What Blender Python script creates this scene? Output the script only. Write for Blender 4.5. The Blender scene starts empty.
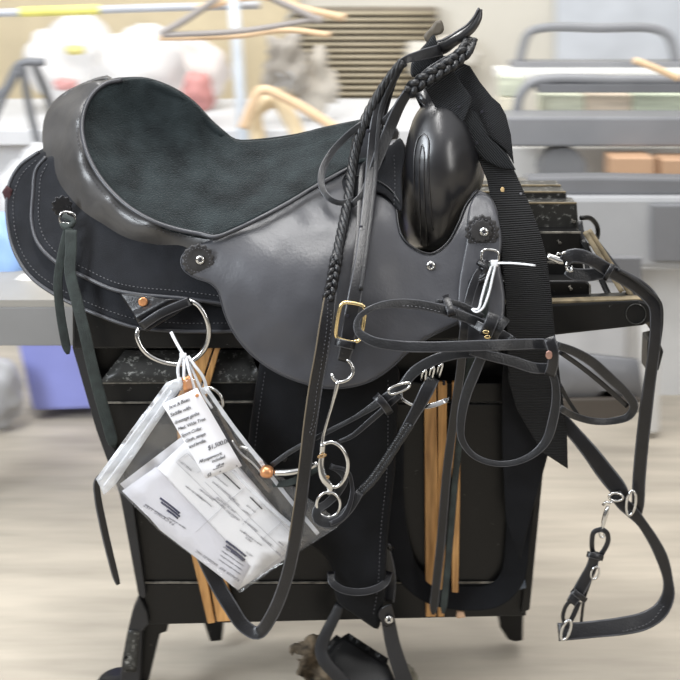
import bpy, bmesh, math, random
import numpy as np
from mathutils import Vector, Matrix
from mathutils.geometry import delaunay_2d_cdt
random.seed(7)
COL = bpy.context.scene.collection
sin, cos, pi = math.sin, math.cos, math.pi
# ------------------------------------------------------------------ camera
F = 1167.0
PITCH = math.radians(20)
CY, CZ = -1.4*cos(PITCH), 0.80+1.4*sin(PITCH)
CAM = Vector((0, CY, CZ))
FWD = Vector((0, cos(PITCH), -sin(PITCH)))
UPV = Vector((0, sin(PITCH), cos(PITCH)))
RGT = Vector((1, 0, 0))
FLOOR = 0.26
def U(px, py, Y):
    d = RGT*((px-340)/F) + UPV*(-(py-340)/F) + FWD
    return CAM + d*((Y-CY)/d.y)
def UZ(px, py, z):
    d = RGT*((px-340)/F) + UPV*(-(py-340)/F) + FWD
    return CAM + d*((z-CZ)/d.z)
def PX(p):                                   # world size of one pixel at p
    return (p-CAM).dot(FWD)/F
cam = bpy.data.cameras.new('camera'); co = bpy.data.objects.new('camera', cam); COL.objects.link(co)
co.location = CAM; co.rotation_euler = (pi/2-PITCH, 0, 0)
cam.sensor_width = 36; cam.lens = F/680*36
cam.dof.use_dof = True; cam.dof.focus_distance = 1.325
cam.dof.aperture_fstop = 10.5; cam.dof.aperture_ratio = 0.24
bpy.context.scene.camera = co
# ------------------------------------------------------------------ materials
def mat(name, col, rough=.5, metal=0, bump=None, var=0, spec=.5, coat=0, sheen=0, vscale=20, vdetail=4, stretch=None, col2=None, em=0):
    m = bpy.data.materials.new(name); m.use_nodes = True
    nt = m.node_tree; b = nt.nodes['Principled BSDF']
    c = (*col, 1)
    b.inputs['Base Color'].default_value = c
    b.inputs['Roughness'].default_value = rough; b.inputs['Metallic'].default_value = metal
    b.inputs['Specular IOR Level'].default_value = spec
    b.inputs['Coat Weight'].default_value = coat; b.inputs['Coat Roughness'].default_value = .12
    if sheen:
        b.inputs['Sheen Weight'].default_value = sheen; b.inputs['Sheen Roughness'].default_value = .4
    tc = nt.nodes.new('ShaderNodeNewGeometry')
    mp = nt.nodes.new('ShaderNodeMapping'); nt.links.new(tc.outputs['Position'], mp.inputs[0])
    if stretch: mp.inputs['Scale'].default_value = stretch
    n = nt.nodes.new('ShaderNodeTexNoise'); n.inputs['Scale'].default_value = vscale; n.inputs['Detail'].default_value = vdetail
    nt.links.new(mp.outputs[0], n.inputs['Vector'])
    if var or col2:
        r = nt.nodes.new('ShaderNodeValToRGB')
        r.color_ramp.elements[0].position = .32; r.color_ramp.elements[1].position = .68
        c2 = col2 or tuple(min(1, x*(1+var)) for x in col)
        r.color_ramp.elements[0].color = (*[x*(1-var) for x in col], 1); r.color_ramp.elements[1].color = (*c2, 1)
        nt.links.new(n.outputs[0], r.inputs[0]); nt.links.new(r.outputs[0], b.inputs['Base Color'])
    if bump:
        sc, st = bump
        n2 = nt.nodes.new('ShaderNodeTexNoise'); n2.inputs['Scale'].default_value = sc; n2.inputs['Detail'].default_value = 3
        nt.links.new(tc.outputs['Position'], n2.inputs['Vector'])
        bp = nt.nodes.new('ShaderNodeBump'); bp.inputs['Strength'].default_value = st; bp.inputs['Distance'].default_value = .002
        nt.links.new(n2.outputs[0], bp.inputs['Height']); nt.links.new(bp.outputs[0], b.inputs['Normal'])
    if em:
        b.inputs['Emission Color'].default_value = c; b.inputs['Emission Strength'].default_value = em
    return m
def ribbed(name, col, period, axis='Z', rot=0):
    m = mat(name, col, .75, bump=None, var=.25, vscale=12, spec=.3)
    nt = m.node_tree; b = nt.nodes['Principled BSDF']
    g = nt.nodes.new('ShaderNodeNewGeometry'); mp = nt.nodes.new('ShaderNodeMapping'); mp.inputs['Rotation'].default_value = (0, rot, 0)
    nt.links.new(g.outputs['Position'], mp.inputs[0])
    w = nt.nodes.new('ShaderNodeTexWave'); w.bands_direction = axis; w.inputs['Scale'].default_value = .314/period; w.inputs['Distortion'].default_value = .4
    nt.links.new(mp.outputs[0], w.inputs['Vector'])
    bp = nt.nodes.new('ShaderNodeBump'); bp.inputs['Strength'].default_value = .9; bp.inputs['Distance'].default_value = .002
    nt.links.new(w.outputs['Fac'], bp.inputs['Height']); nt.links.new(bp.outputs[0], b.inputs['Normal'])
    mx = nt.nodes.new('ShaderNodeMix'); mx.data_type = 'RGBA'
    mx.inputs['A'].default_value = (*[x*.35 for x in col], 1); mx.inputs['B'].default_value = (*[x*1.7 for x in col], 1)
    nt.links.new(w.outputs['Fac'], mx.inputs['Factor']); nt.links.new(mx.outputs['Result'], b.inputs['Base Color'])
    return m
def film(name, white, gloss):
    m = bpy.data.materials.new(name); m.use_nodes = True; nt = m.node_tree; nt.nodes.clear()
    o = nt.nodes.new('ShaderNodeOutputMaterial'); t = nt.nodes.new('ShaderNodeBsdfTransparent')
    d = nt.nodes.new('ShaderNodeBsdfPrincipled'); d.inputs['Base Color'].default_value = (.8, .82, .86, 1); d.inputs['Roughness'].default_value = .3
    gl = nt.nodes.new('ShaderNodeBsdfGlossy'); gl.inputs['Roughness'].default_value = .12
    m1 = nt.nodes.new('ShaderNodeMixShader'); m2 = nt.nodes.new('ShaderNodeMixShader')
    m1.inputs[0].default_value = white; m2.inputs[0].default_value = gloss
    g = nt.nodes.new('ShaderNodeNewGeometry'); n = nt.nodes.new('ShaderNodeTexNoise'); n.inputs['Scale'].default_value = 9
    mp = nt.nodes.new('ShaderNodeMapping'); mp.inputs['Rotation'].default_value = (0, .75, 0); mp.inputs['Scale'].default_value = (.6, 1, 6)
    nt.links.new(g.outputs['Position'], mp.inputs[0]); nt.links.new(mp.outputs[0], n.inputs['Vector'])
    mr = nt.nodes.new('ShaderNodeMapRange'); mr.inputs[1].default_value = .35; mr.inputs[2].default_value = .72
    mr.inputs[3].default_value = white*.8; mr.inputs[4].default_value = min(1, white*1.35)
    nt.links.new(n.outputs[0], mr.inputs[0]); nt.links.new(mr.outputs[0], m1.inputs[0])
    bp = nt.nodes.new('ShaderNodeBump'); bp.inputs['Strength'].default_value = .7; bp.inputs['Distance'].default_value = .004
    nt.links.new(n.outputs[0], bp.inputs['Height']); nt.links.new(bp.outputs[0], gl.inputs['Normal'])
    nt.links.new(t.outputs[0], m1.inputs[1]); nt.links.new(d.outputs[0], m1.inputs[2])
    nt.links.new(m1.outputs[0], m2.inputs[1]); nt.links.new(gl.outputs[0], m2.inputs[2])
    nt.links.new(m2.outputs[0], o.inputs[0])
    return m
def scuffed(name, col, amount=.62):
    m = mat(name, col, .36, bump=(60, .15), var=.3, vscale=6, spec=.3)
    nt = m.node_tree; b = nt.nodes['Principled BSDF']; src = b.inputs['Base Color'].links[0].from_socket
    g = nt.nodes.new('ShaderNodeNewGeometry')
    n = nt.nodes.new('ShaderNodeTexNoise'); n.inputs['Scale'].default_value = 130; n.inputs['Detail'].default_value = 8; n.inputs['Roughness'].default_value = .75
    nt.links.new(g.outputs['Position'], n.inputs['Vector'])
    r = nt.nodes.new('ShaderNodeValToRGB'); r.color_ramp.elements[0].position = amount; r.color_ramp.elements[1].position = amount+.07
    nt.links.new(n.outputs[0], r.inputs[0])
    mx = nt.nodes.new('ShaderNodeMix'); mx.data_type = 'RGBA'; mx.inputs['B'].default_value = (.3, .3, .28, 1)
    nt.links.new(src, mx.inputs['A']); nt.links.new(r.outputs[0], mx.inputs['Factor']); nt.links.new(mx.outputs['Result'], b.inputs['Base Color'])
    return m
def undulate(m, scale, dist):
    nt = m.node_tree; b = nt.nodes['Principled BSDF']; g = nt.nodes.new('ShaderNodeNewGeometry')
    n = nt.nodes.new('ShaderNodeTexNoise'); n.inputs['Scale'].default_value = scale; n.inputs['Detail'].default_value = 2
    nt.links.new(g.outputs['Position'], n.inputs['Vector'])
    bp = nt.nodes.new('ShaderNodeBump'); bp.inputs['Strength'].default_value = 1; bp.inputs['Distance'].default_value = dist
    nt.links.new(n.outputs[0], bp.inputs['Height'])
    l = b.inputs['Normal'].links
    if l: nt.links.new(bp.outputs[0], l[0].from_node.inputs['Normal'])
    else: nt.links.new(bp.outputs[0], b.inputs['Normal'])
M = {}
M['leather'] = mat('smooth_leather', (.054, .055, .062), .37, bump=(240, .13), var=.22, vscale=9)
M['cantle'] = mat('cantle_leather', (.056, .054, .053), .33, bump=(160, .10), var=.3, vscale=14)
M['strap'] = mat('strap_leather', (.006, .006, .0075), .34, bump=(420, .2), var=.3, vscale=40)
M['strap_soft'] = mat('soft_strap_leather', (.010, .0105, .012), .38, bump=(500, .3), var=.35, vscale=60)
M['strap_edge'] = mat('strap_edge_highlight', (.055, .057, .064), .33, var=.3, vscale=50)  # lighter tone paints the highlight that strap edges catch
M['rosette'] = mat('rosette_leather', (.032, .031, .032), .5, bump=(300, .3), var=.4, vscale=60)
M['string'] = mat('string_leather', (.020, .027, .025), .8, bump=(700, .4), var=.4, vscale=60, sheen=.1)
M['gloss'] = mat('polished_leather', (.010, .010, .012), .32, bump=(90, .04), spec=1)
M['suede'] = mat('suede', (.0085, .0115, .0125), .95, bump=(600, 1.0), var=.2, vscale=28, vdetail=15, sheen=.14, spec=.1, col2=(.0225, .030, .032))
M['felt'] = mat('skirt_fabric', (.011, .012, .015), .85, bump=(1300, .5), var=.3, vscale=30, sheen=.06, spec=.25)
M['piping'] = mat('piping_leather', (.035, .036, .042), .4, var=.2)
M['fender'] = mat('fender_fabric', (.0045, .005, .0065), .8, bump=(1500, .45), var=.4, vscale=22, sheen=.02, spec=.2)
M['thread'] = mat('grey_thread', (.14, .14, .15), .8)
M['thread_dark'] = mat('dark_thread', (.085, .085, .095), .8)
M['nylon'] = ribbed('ribbed_nylon', (.008, .0085, .0095), .0022)
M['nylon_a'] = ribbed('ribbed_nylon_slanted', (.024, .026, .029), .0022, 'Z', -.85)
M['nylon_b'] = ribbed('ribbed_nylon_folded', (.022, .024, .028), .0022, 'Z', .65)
M['steel'] = mat('polished_steel', (.62, .62, .61), .18, 1)
M['brass'] = mat('brass', (.86, .68, .36), .22, 1, var=.1)
M['copper'] = mat('copper', (.75, .36, .17), .35, .8, var=.15)
M['zip'] = mat('white_plastic', (.82, .84, .88), .35)
M['paper'] = mat('white_paper', (.78, .78, .80), .8, var=.03, vscale=8)
M['paper_grey'] = mat('grey_paper', (.62, .62, .65), .8, var=.03, vscale=8)
M['tagpaper'] = mat('tag_card', (.86, .86, .9), .7)
M['ink'] = mat('black_ink', (.02, .02, .03), .8)
M['inkblue'] = mat('navy_marker_ink', (.01, .012, .05), .7)
M['inkgrey'] = mat('grey_print', (.12, .12, .15), .8)
M['film'] = film('clear_plastic_film', .022, .03)
M['filmzip'] = film('zip_plastic', .5, .05)
M['black_wood'] = scuffed('black_painted_wood', (.005, .005, .005), .655)
M['black_rail'] = scuffed('black_painted_rail', (.007, .007, .007), .66)
M['scuffed'] = scuffed('scuffed_black_paint', (.03, .03, .028), .56)
M['edge'] = mat('worn_wood_edge', (.17, .135, .08), .7, var=.4, vscale=60)
M['worn_lit_line'] = mat('worn_highlight_paint', (.13, .12, .10), .6, var=.8, vscale=90)  # worn edge tone, also paints in thin highlights
M['pine'] = mat('orange_pine', (.52, .25, .075), .45, var=.35, vscale=30, stretch=(6, 6, .5), col2=(.66, .36, .13))
M['grey_post'] = mat('grey_black_paint', (.012, .0125, .0145), .5, var=.2)
undulate(M['leather'], 9, .016); undulate(M['cantle'], 11, .010); undulate(M['gloss'], 14, .006)
M['mottled'] = mat('mottled_brown', (.06, .045, .028), .95, bump=(120, 1), var=.8, vscale=70, col2=(.17, .13, .085))
# ------------------------------------------------------------------ linking
WORLD = {}
def props(o, label=None, cat=None, group=None, kind=None):
    if label: o['label'] = label
    if cat: o['category'] = cat
    if group: o['group'] = group
    if kind: o['kind'] = kind
    return o
def empty(name, loc, label, cat, group=None):
    o = bpy.data.objects.new(name, None); COL.objects.link(o); o.location = loc; o.empty_display_size = .05
    WORLD[o] = Vector(loc)
    return props(o, label, cat, group)
def link(name, V, Fc, m, parent=None, smooth=True, **kw):
    V = [Vector(v) for v in V]
    lo = Vector([min(v[i] for v in V) for i in range(3)]); hi = Vector([max(v[i] for v in V) for i in range(3)])
    c = (lo+hi)/2
    me = bpy.data.meshes.new(name); me.from_pydata([v-c for v in V], [], Fc); me.validate()
    bm = bmesh.new(); bm.from_mesh(me); bmesh.ops.recalc_face_normals(bm, faces=bm.faces); bm.to_mesh(me); bm.free()
    for p in me.polygons: p.use_smooth = smooth
    me.materials.append(m)
    o = bpy.data.objects.new(name, me); COL.objects.link(o); o.location = c; WORLD[o] = c
    if parent:
        o.parent = parent; o.matrix_parent_inverse = Matrix.Translation(-WORLD[parent])
    return props(o, **kw)
class MB:                                    # collects pieces of ONE mesh
    def __init__(s): s.V = []; s.F = []
    def add(s, V, Fc):
        n = len(s.V); s.V += list(V); s.F += [[i+n for i in f] for f in Fc]; return s
    def build(s, name, m, parent=None, smooth=True, **kw): return link(name, s.V, s.F, m, parent, smooth, **kw)
def rbf(ctrl):
    P = np.array([(c[0], c[1]) for c in ctrl], float)/100; y = np.array([c[2] for c in ctrl], float); n = len(P)
    def k(r): return np.where(r > 1e-9, r*r*np.log(np.maximum(r, 1e-9)), 0)
    A = np.zeros((n+3, n+3)); A[:n, :n] = k(np.linalg.norm(P[:, None]-P[None], axis=2))+np.eye(n)*.004
    A[:n, n] = 1; A[:n, n+1:] = P; A[n, :n] = 1; A[n+1:, :n] = P.T
    w = np.linalg.solve(A, np.concatenate([y, [0, 0, 0]]))
    def f(x, yy):
        r = np.linalg.norm(P-np.array([x/100, yy/100]), axis=1)
        return float(w[:n] @ k(r) + w[n] + w[n+1]*x/100 + w[n+2]*yy/100)
    return f
def crom(pts, closed=False, step=4.0):
    pts = [tuple(map(float, p)) for p in pts]; n = len(pts); out = []
    segs = n if closed else n-1
    for i in range(segs):
        p1 = pts[i]; p2 = pts[(i+1) % n]
        p0 = pts[(i-1) % n] if closed or i > 0 else tuple(2*a-b for a, b in zip(p1, p2))
        p3 = pts[(i+2) % n] if closed or i+2 < n else tuple(2*b-a for a, b in zip(p1, p2))
        L = math.hypot(p2[0]-p1[0], p2[1]-p1[1]); k = max(1, int(round(L/step)))
        # centripetal parametrisation
        def dd(a, b): return max(1e-4, math.sqrt(sum((u-v)**2 for u, v in zip(a[:2], b[:2])))**.5)
        t0 = 0; t1 = dd(p0, p1); t2 = t1+dd(p1, p2); t3 = t2+dd(p2, p3)
        for j in range(k):
            t = t1+(t2-t1)*j/k
            q = []
            for d in range(len(p1)):
                a1 = (t1-t)/(t1-t0)*p0[d]+(t-t0)/(t1-t0)*p1[d]; a2 = (t2-t)/(t2-t1)*p1[d]+(t-t1)/(t2-t1)*p2[d]; a3 = (t3-t)/(t3-t2)*p2[d]+(t-t2)/(t3-t2)*p3[d]
                b1 = (t2-t)/(t2-t0)*a1+(t-t0)/(t2-t0)*a2; b2 = (t3-t)/(t3-t1)*a2+(t-t1)/(t3-t1)*a3
                q.append((t2-t)/(t2-t1)*b1+(t-t1)/(t2-t1)*b2)
            out.append(tuple(q))
    if not closed: out.append(pts[-1])
    return out
def dense(pts, step):
    out = []; n = len(pts)
    for i in range(n):
        a, b = pts[i], pts[(i+1) % n]; L = math.hypot(b[0]-a[0], b[1]-a[1]); k = max(1, int(round(L/step)))
        for j in range(k): out.append((a[0]+(b[0]-a[0])*j/k, a[1]+(b[1]-a[1])*j/k))
    return out
def sheet_geo(outline, depth, thick=.004, step=6, smooth=True, edge=0, drop=.004, mirror=None, jag=0):
    """A curved slab: outline seen from the front, world depth Y given per point, real thickness."""
    ol = crom([p[:2] for p in outline], True, step) if smooth else dense(outline, step)
    if jag: ol = [(x+random.uniform(-jag, jag), y+random.uniform(-jag, jag)) for x, y in ol]
    n = len(ol); A = np.array(ol); B = np.roll(A, -1, axis=0)
    def edist(x, y):
        p = np.array([x, y]); d = B-A; L = (d*d).sum(1)+1e-9; t = np.clip(((p-A)*d).sum(1)/L, 0, 1)
        return float(np.sqrt((((A+d*t[:, None])-p)**2).sum(1).min()))
    def inside(x, y):
        c = ((A[:, 1] > y) != (B[:, 1] > y)); xs = (B[:, 0]-A[:, 0])*(y-A[:, 1])/(B[:, 1]-A[:, 1]+1e-12)+A[:, 0]
        return bool((c & (x < xs)).sum() % 2)
    pts = list(ol)
    x0, y0 = A.min(0); x1, y1 = A.max(0)
    if edge:
        for i in range(n):
            a = A[i-1]; b = A[(i+1) % n]; t = b-a; t = t/(np.linalg.norm(t)+1e-9)
            for k in (.25, .6, 1.0):
                for s in (1, -1):
                    q = A[i]+s*np.array([-t[1], t[0]])*edge*k
                    if inside(*q) and edist(*q) > edge*k*.85: pts.append(tuple(q))
    j = 0; y = y0+step/2
    while y < y1:
        x = x0+(step/2 if j % 2 else 0)
        while x < x1:
            if inside(x, y) and edist(x, y) > max(step*.5, edge*1.15): pts.append((x, y))
            x += step
        y += step*.87; j += 1
    res = delaunay_2d_cdt([Vector(p) for p in pts], [(i, (i+1) % n) for i in range(n)], [], 0, 1e-5)
    vs = res[0]; fs = [f for f in res[2] if inside(*(sum((vs[i] for i in f), Vector((0, 0)))/3))]
    used = sorted({i for f in fs for i in f}); mp = {u: k for k, u in enumerate(used)}
    V = []; D = depth if callable(depth) else (lambda a, b: depth)
    for u in used:
        x, y = vs[u]; Y = D(x, y)
        if edge:
            e = min(1, edist(x, y)/edge); Y += drop*(1-math.sqrt(max(0, 1-(1-e)**2)))
        V.append(U(x, y, Y))
    T = [[mp[i] for i in f] for f in fs]
    if mirror is not None:
        V = [Vector((v.x, 2*mirror-v.y, v.z)) for v in V]
    # vertex normals, forced towards the camera side
    N = [Vector() for _ in V]
    for f in T:
        nn = (V[f[1]]-V[f[0]]).cross(V[f[2]]-V[f[0]])
        s = 1 if nn.y < 0 else -1
        if mirror is not None: s = -s
        for i in f: N[i] += nn*s
    N = [v.normalized() if v.length > 0 else Vector((0, -1, 0)) for v in N]
    m = len(V); W = V+[v-nn*thick for v, nn in zip(V, N)]
    Fc = T+[[i+m for i in reversed(f)] for f in T]
    cnt = {}
    for f in T:
        for a, b in ((f[0], f[1]), (f[1], f[2]), (f[2], f[0])):
            cnt.setdefault((min(a, b), max(a, b)), []).append((a, b))
    for e in cnt.values():
        if len(e) == 1: a, b = e[0]; Fc.append([b, a, a+m, b+m])
    return W, Fc
def sheet(name, outline, depth, m, parent=None, thick=.004, step=6, smooth=True, edge=0, drop=.004, both=None, jag=0, **kw):
    mb = MB(); mb.add(*sheet_geo(outline, depth, thick, step, smooth, edge, drop, None, jag))
    if both is not None: mb.add(*sheet_geo(outline, depth, thick, step*1.5, smooth, 0, drop, both))
    return mb.build(name, m, parent, **kw)
def path3(pts, closed=False, step=4):
    """pts (px, py, Y, extra...) -> smooth list of (Vector, extras)"""
    return [(U(q[0], q[1], q[2]), q[3:]) for q in crom(pts, closed, step)]
def sweep(P, prof, closed=False, cap=True, wdir=None):
    """P list of (Vector, width, thick, twist); prof list of (u,v) unit section; W faces the front unless twisted"""
    n = len(P); V = []; Fc = []; k = len(prof)
    for i in range(n):
        p, w, t, tw = P[i]
        a = P[i-1][0] if (i or closed) else P[0][0]; b = P[(i+1) % n][0] if (i < n-1 or closed) else P[-1][0]
        T = (b-a).normalized(); view = (CAM-p).normalized() if wdir is None else wdir
        W = T.cross(view)
        if W.length < 1e-5: W = Vector((1, 0, 0))
        W.normalize(); Nn = W.cross(T).normalized()
        c, s = cos(tw), sin(tw); W2 = W*c+Nn*s; N2 = Nn*c-W*s
        for (u, v) in prof: V.append(p+W2*(u*w/2)+N2*(v*t/2))
    for i in range(n if closed else n-1):
        for j in range(k):
            a, b = i*k+j, i*k+(j+1) % k; i2 = (i+1) % n
            Fc.append([a, b, i2*k+(j+1) % k, i2*k+j])
    if cap and not closed: Fc += [list(range(k))[::-1], list(range((n-1)*k, n*k))]
    return V, Fc
RECT = [(-1, -.45), (-.96, -.9), (-.8, -1), (0, -1.08), (.8, -1), (.96, -.9), (1, -.45), (1, .45), (.96, .9), (.8, 1), (0, 1.08), (-.8, 1), (-.96, .9), (-1, .45)]
CIRC = [(cos(a*pi/5), sin(a*pi/5)) for a in range(10)]
def strap_geo(pts, w, thick=.0032, closed=False, step=4, twist=0, tip=False):
    """pts: (px,py,Y[,w px[,twist]])"""
    full = [(p[0], p[1], p[2], p[3] if len(p) > 3 else w, p[4] if len(p) > 4 else twist) for p in pts]
    P = []
    sm = path3(full, closed, step)
    for i, (p, (ww, tw)) in enumerate(sm):
        if tip and i >= len(sm)-3: ww *= (.95, .75, .35)[i-(len(sm)-3)]
        P.append((p, ww*PX(p), thick, tw))
    return sweep(P, RECT, closed)
def strap(name, pts, w, m, parent=None, thick=.0032, closed=False, step=4, twist=0, tip=False, **kw):
    o = MB().add(*strap_geo(pts, w, thick, closed, step, twist, tip)).build(name, m, parent, **kw)
    if m in (M['strap'], M['strap_soft']) and w > 4.5:
        o.data.materials.append(M['strap_edge'])
        for i, p in enumerate(o.data.polygons):
            if len(p.vertices) == 4 and i % 14 in (0, 1, 4, 5, 6, 7, 8, 11, 12, 13): p.material_index = 1
    return o
def tube_geo(pts, r, closed=False, step=3, flat=1):
    full = [(p[0], p[1], p[2], p[3] if len(p) > 3 else r) for p in pts]
    return sweep([(p, 2*e[0]*PX(p), 2*e[0]*PX(p)*flat, 0) for p, e in path3(full, closed, step)], CIRC, closed)
def tube(name, pts, r, m, parent=None, closed=False, step=3, **kw):
    return MB().add(*tube_geo(pts, r, closed, step)).build(name, m, parent, **kw)
def ring_pts(cx, cy, rx, ry, Y, rot=0, n=16, tilt=0, a0=0, a1=360):
    out = []
    full = abs(a1-a0) >= 360
    for i in range(n if full else n+1):
        a = math.radians(a0+(a1-a0)*i/n); x, y = rx*cos(a), ry*sin(a)
        out.append((cx+x*cos(rot)-y*sin(rot), cy+x*sin(rot)+y*cos(rot), Y+tilt*cos(a)))
    return out
def ring(name, cx, cy, rx, ry, Y, r, m, parent=None, rot=0, tilt=0, **kw):
    return tube(name, ring_pts(cx, cy, rx, ry, Y, rot, 16, tilt), r, m, parent, True, 2.5, **kw)
def rrect(cx, cy, w, h, Y, rot=0, k=.25):
    pts = []
    for sx, sy in ((1, 1), (-1, 1), (-1, -1), (1, -1)):
        r = min(w, h)*k; c = (sx*(w/2-r), sy*(h/2-r)); b = math.atan2(sy, sx)
        for d in ((-pi/4, 0, pi/4)): pts.append((c[0]+r*cos(b+d), c[1]+r*sin(b+d)))
    return [(cx+x*cos(rot)-y*sin(rot), cy+x*sin(rot)+y*cos(rot), Y) for x, y in pts]
def stitch(pts, Yf, m, parent, name='stitching', off=.0012, r=.42, dash=2.4, gap=1.6, closed=False):
    s = crom([p[:2] for p in pts], closed, 1.0); mb = MB(); i = 0
    s = [(x, y) for x, y in s]
    step = int(dash+gap)
    while i+int(dash) < len(s):
        a, b = s[i], s[i+int(dash)]
        pa = U(a[0], a[1], Yf(*a)-off); pb = U(b[0], b[1], Yf(*b)-off); q = r*PX(pa)
        mid = (pa+pb)/2+(CAM-pa).normalized()*q*.8
        mb.add(*sweep([(pa, q, q, 0), (mid, 2*q, 2*q, 0), (pb, q, q, 0)], [(1, 0), (0, 1), (-1, 0), (0, -1)]))
        i += step
    return mb.build(name, m, parent)
def prism_geo(outline, Y, depth, dense_=None):
    """a flat board standing at world plane Y, cut to the outline, running back by depth"""
    A = [U(x, y, Y) for x, y in outline]; n = len(A); B = [Vector((v.x, v.y+depth, v.z)) for v in A]
    Fc = [list(range(n)), list(range(2*n-1, n-1, -1))]+[[i, (i+1) % n, (i+1) % n+n, i+n] for i in range(n)]
    return A+B, Fc
def bevel(o, w=.002, seg=2):
    b = o.modifiers.new('bevel', 'BEVEL'); b.width = w; b.segments = seg; b.limit_method = 'ANGLE'; return o
def prism(name, outline, Y, depth, m, parent=None, bv=.002, **kw):
    o = link(name, *prism_geo(outline, Y, depth), m, parent, False, **kw)
    if bv: bevel(o, bv)
    return o
def R(x0, y0, x1, y1): return [(x0, y0), (x1, y0), (x1, y1), (x0, y1)]
def disc_out(cx, cy, r, n=24, scal=0, amp=.1, ry=None):
    out = []
    for i in range(n):
        a = 2*pi*i/n; k = 1+(amp*(abs(sin(a*scal/2))*2-1) if scal else 0)
        out.append((cx+r*k*cos(a), cy+(ry or r)*k*sin(a)))
    return out
def screw(parent, cx, cy, r, Y, m='steel', name='screw'):
    o = sheet(name, disc_out(cx, cy, r, 20), Y, M[m], parent, .003, 1.5, False, r*.7, .002)
    tube('screw_rim', ring_pts(cx, cy, r*.55, r*.55, Y-.001, 0, 12), .5, M[m], o, True, 1)
    sheet('screw_slot', disc_out(cx, cy, r*.3, 8), Y-.0014, M['ink'], o, .0008, 1.5, False)
    return o
def text(body, px, py, ang, hpx, Y, m, parent, name='printed_text', shear=0, ls=1.0, flip=False):
    """lettering laid on the plane Y; ang = reading direction in the image, degrees clockwise"""
    cu = bpy.data.curves.new(name, 'FONT'); cu.body = body; cu.shear = shear; cu.space_character = ls
    o0 = U(px, py, Y); s = PX(o0); cu.size = hpx*s*1.35; cu.resolution_u = 2
    cu.extrude = .0001; cu.materials.append(m)
    o = bpy.data.objects.new(name, cu); COL.objects.link(o)
    me = bpy.data.meshes.new_from_object(o)
    a = math.radians(ang); X = Vector((cos(a), 0, -sin(a))); Yy = Vector((sin(a), 0, cos(a))); Z = X.cross(Yy)
    mw = Matrix((X, Yy, Z)).transposed().to_4x4(); mw.translation = o0
    mb = TXT.setdefault((parent, name, m.name), (MB(), m))[0]
    mb.add([mw @ v.co for v in me.vertices], [list(p.vertices) for p in me.polygons])
    bpy.data.objects.remove(o); bpy.data.curves.remove(cu); bpy.data.meshes.remove(me)
TXT = {}

# ================================================================== SADDLE
YC = .12
SC = [(355, 122, .12), (300, 134, .12), (235, 140, .12), (195, 103, .12), (145, 79, .12), (105, 84, .10), (84, 115, .07), (86, 150, .035), (112, 192, 0), (155, 222, -.03),
      (215, 236, -.045), (260, 215, -.03), (316, 183, .01), (355, 162, .035), (165, 150, .085), (200, 180, .05), (130, 120, .10), (290, 165, .06), (372, 118, .12), (385, 150, .05)]
SY = rbf(SC)
FC = [(215, 237, -.045), (190, 262, -.055), (260, 215, -.026), (316, 183, .014), (355, 162, .04), (225, 320, -.075), (320, 388, -.10), (406, 353, -.095), (300, 300, -.088), (350, 250, -.062),
      (400, 200, -.005), (430, 255, -.045), (480, 230, -.035), (480, 300, -.065), (480, 190, 0), (240, 260, -.062)]
FY = rbf(FC)
PC = [(40, 151, .10), (8, 203, .085), (18, 252, .055), (61, 298, 0), (135, 327, -.04), (223, 329, -.05), (100, 230, .02), (180, 280, -.025), (60, 190, .07)]
PY = rbf(PC)
saddle = empty('saddle', (-.03, .12, .72), 'black leather western saddle with suede seat resting on the black wooden rack', 'saddle')
# lower pad
pad_o = [(48, 150), (39, 152), (20, 166), (10, 183), (7, 203), (9, 230), (15, 252), (30, 276), (61, 298), (101, 316), (135, 327), (180, 331), (235, 331), (262, 300), (250, 240), (150, 200), (80, 160)]
pad = sheet('skirt_pad', pad_o, PY, M['felt'], saddle, .012, 7, True, 5, .006, both=YC)
stitch([(36, 160), (22, 174), (15, 190), (13, 205), (15, 230), (21, 250), (35, 271), (64, 291), (104, 309), (137, 319), (180, 323), (228, 323)], PY, M['thread'], pad)
tube('edge_piping', [(x, y, PY(x, y)+.002) for x, y in pad_o[1:13]], 2.0, M['piping'], pad)
skirt_o = [(56, 155), (46, 157), (36, 170), (33, 195), (32, 222), (38, 243), (56, 262), (85, 277), (112, 289), (135, 294), (180, 298), (238, 305), (250, 260), (200, 215), (120, 200), (80, 160)]
SK = lambda x, y: PY(x, y)-.013
skirt = sheet('skirt', skirt_o, SK, M['felt'], saddle, .007, 7, True, 5, .004, both=YC)
stitch([(47, 164), (41, 176), (39, 196), (39, 220), (45, 239), (60, 255), (88, 270), (114, 282), (137, 287), (180, 291), (228, 297)], SK, M['thread'], skirt)
tube('edge_piping', [(x, y, SK(x, y)+.001) for x, y in skirt_o[1:12]], 2.1, M['piping'], skirt)
# small frayed scrap at the pad edge
sheet('frayed_edge', [(6, 186), (2, 192), (5, 200), (11, 202), (12, 190)], .088, mat('worn_burgundy_cloth', (.05, .018, .02), .9), pad, .003, 3, False)
sheet('frayed_edge', [(24, 262), (28, 275), (38, 280), (44, 278), (34, 268)], .045, M['mottled'], pad, .003, 3, False, jag=1)
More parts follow.
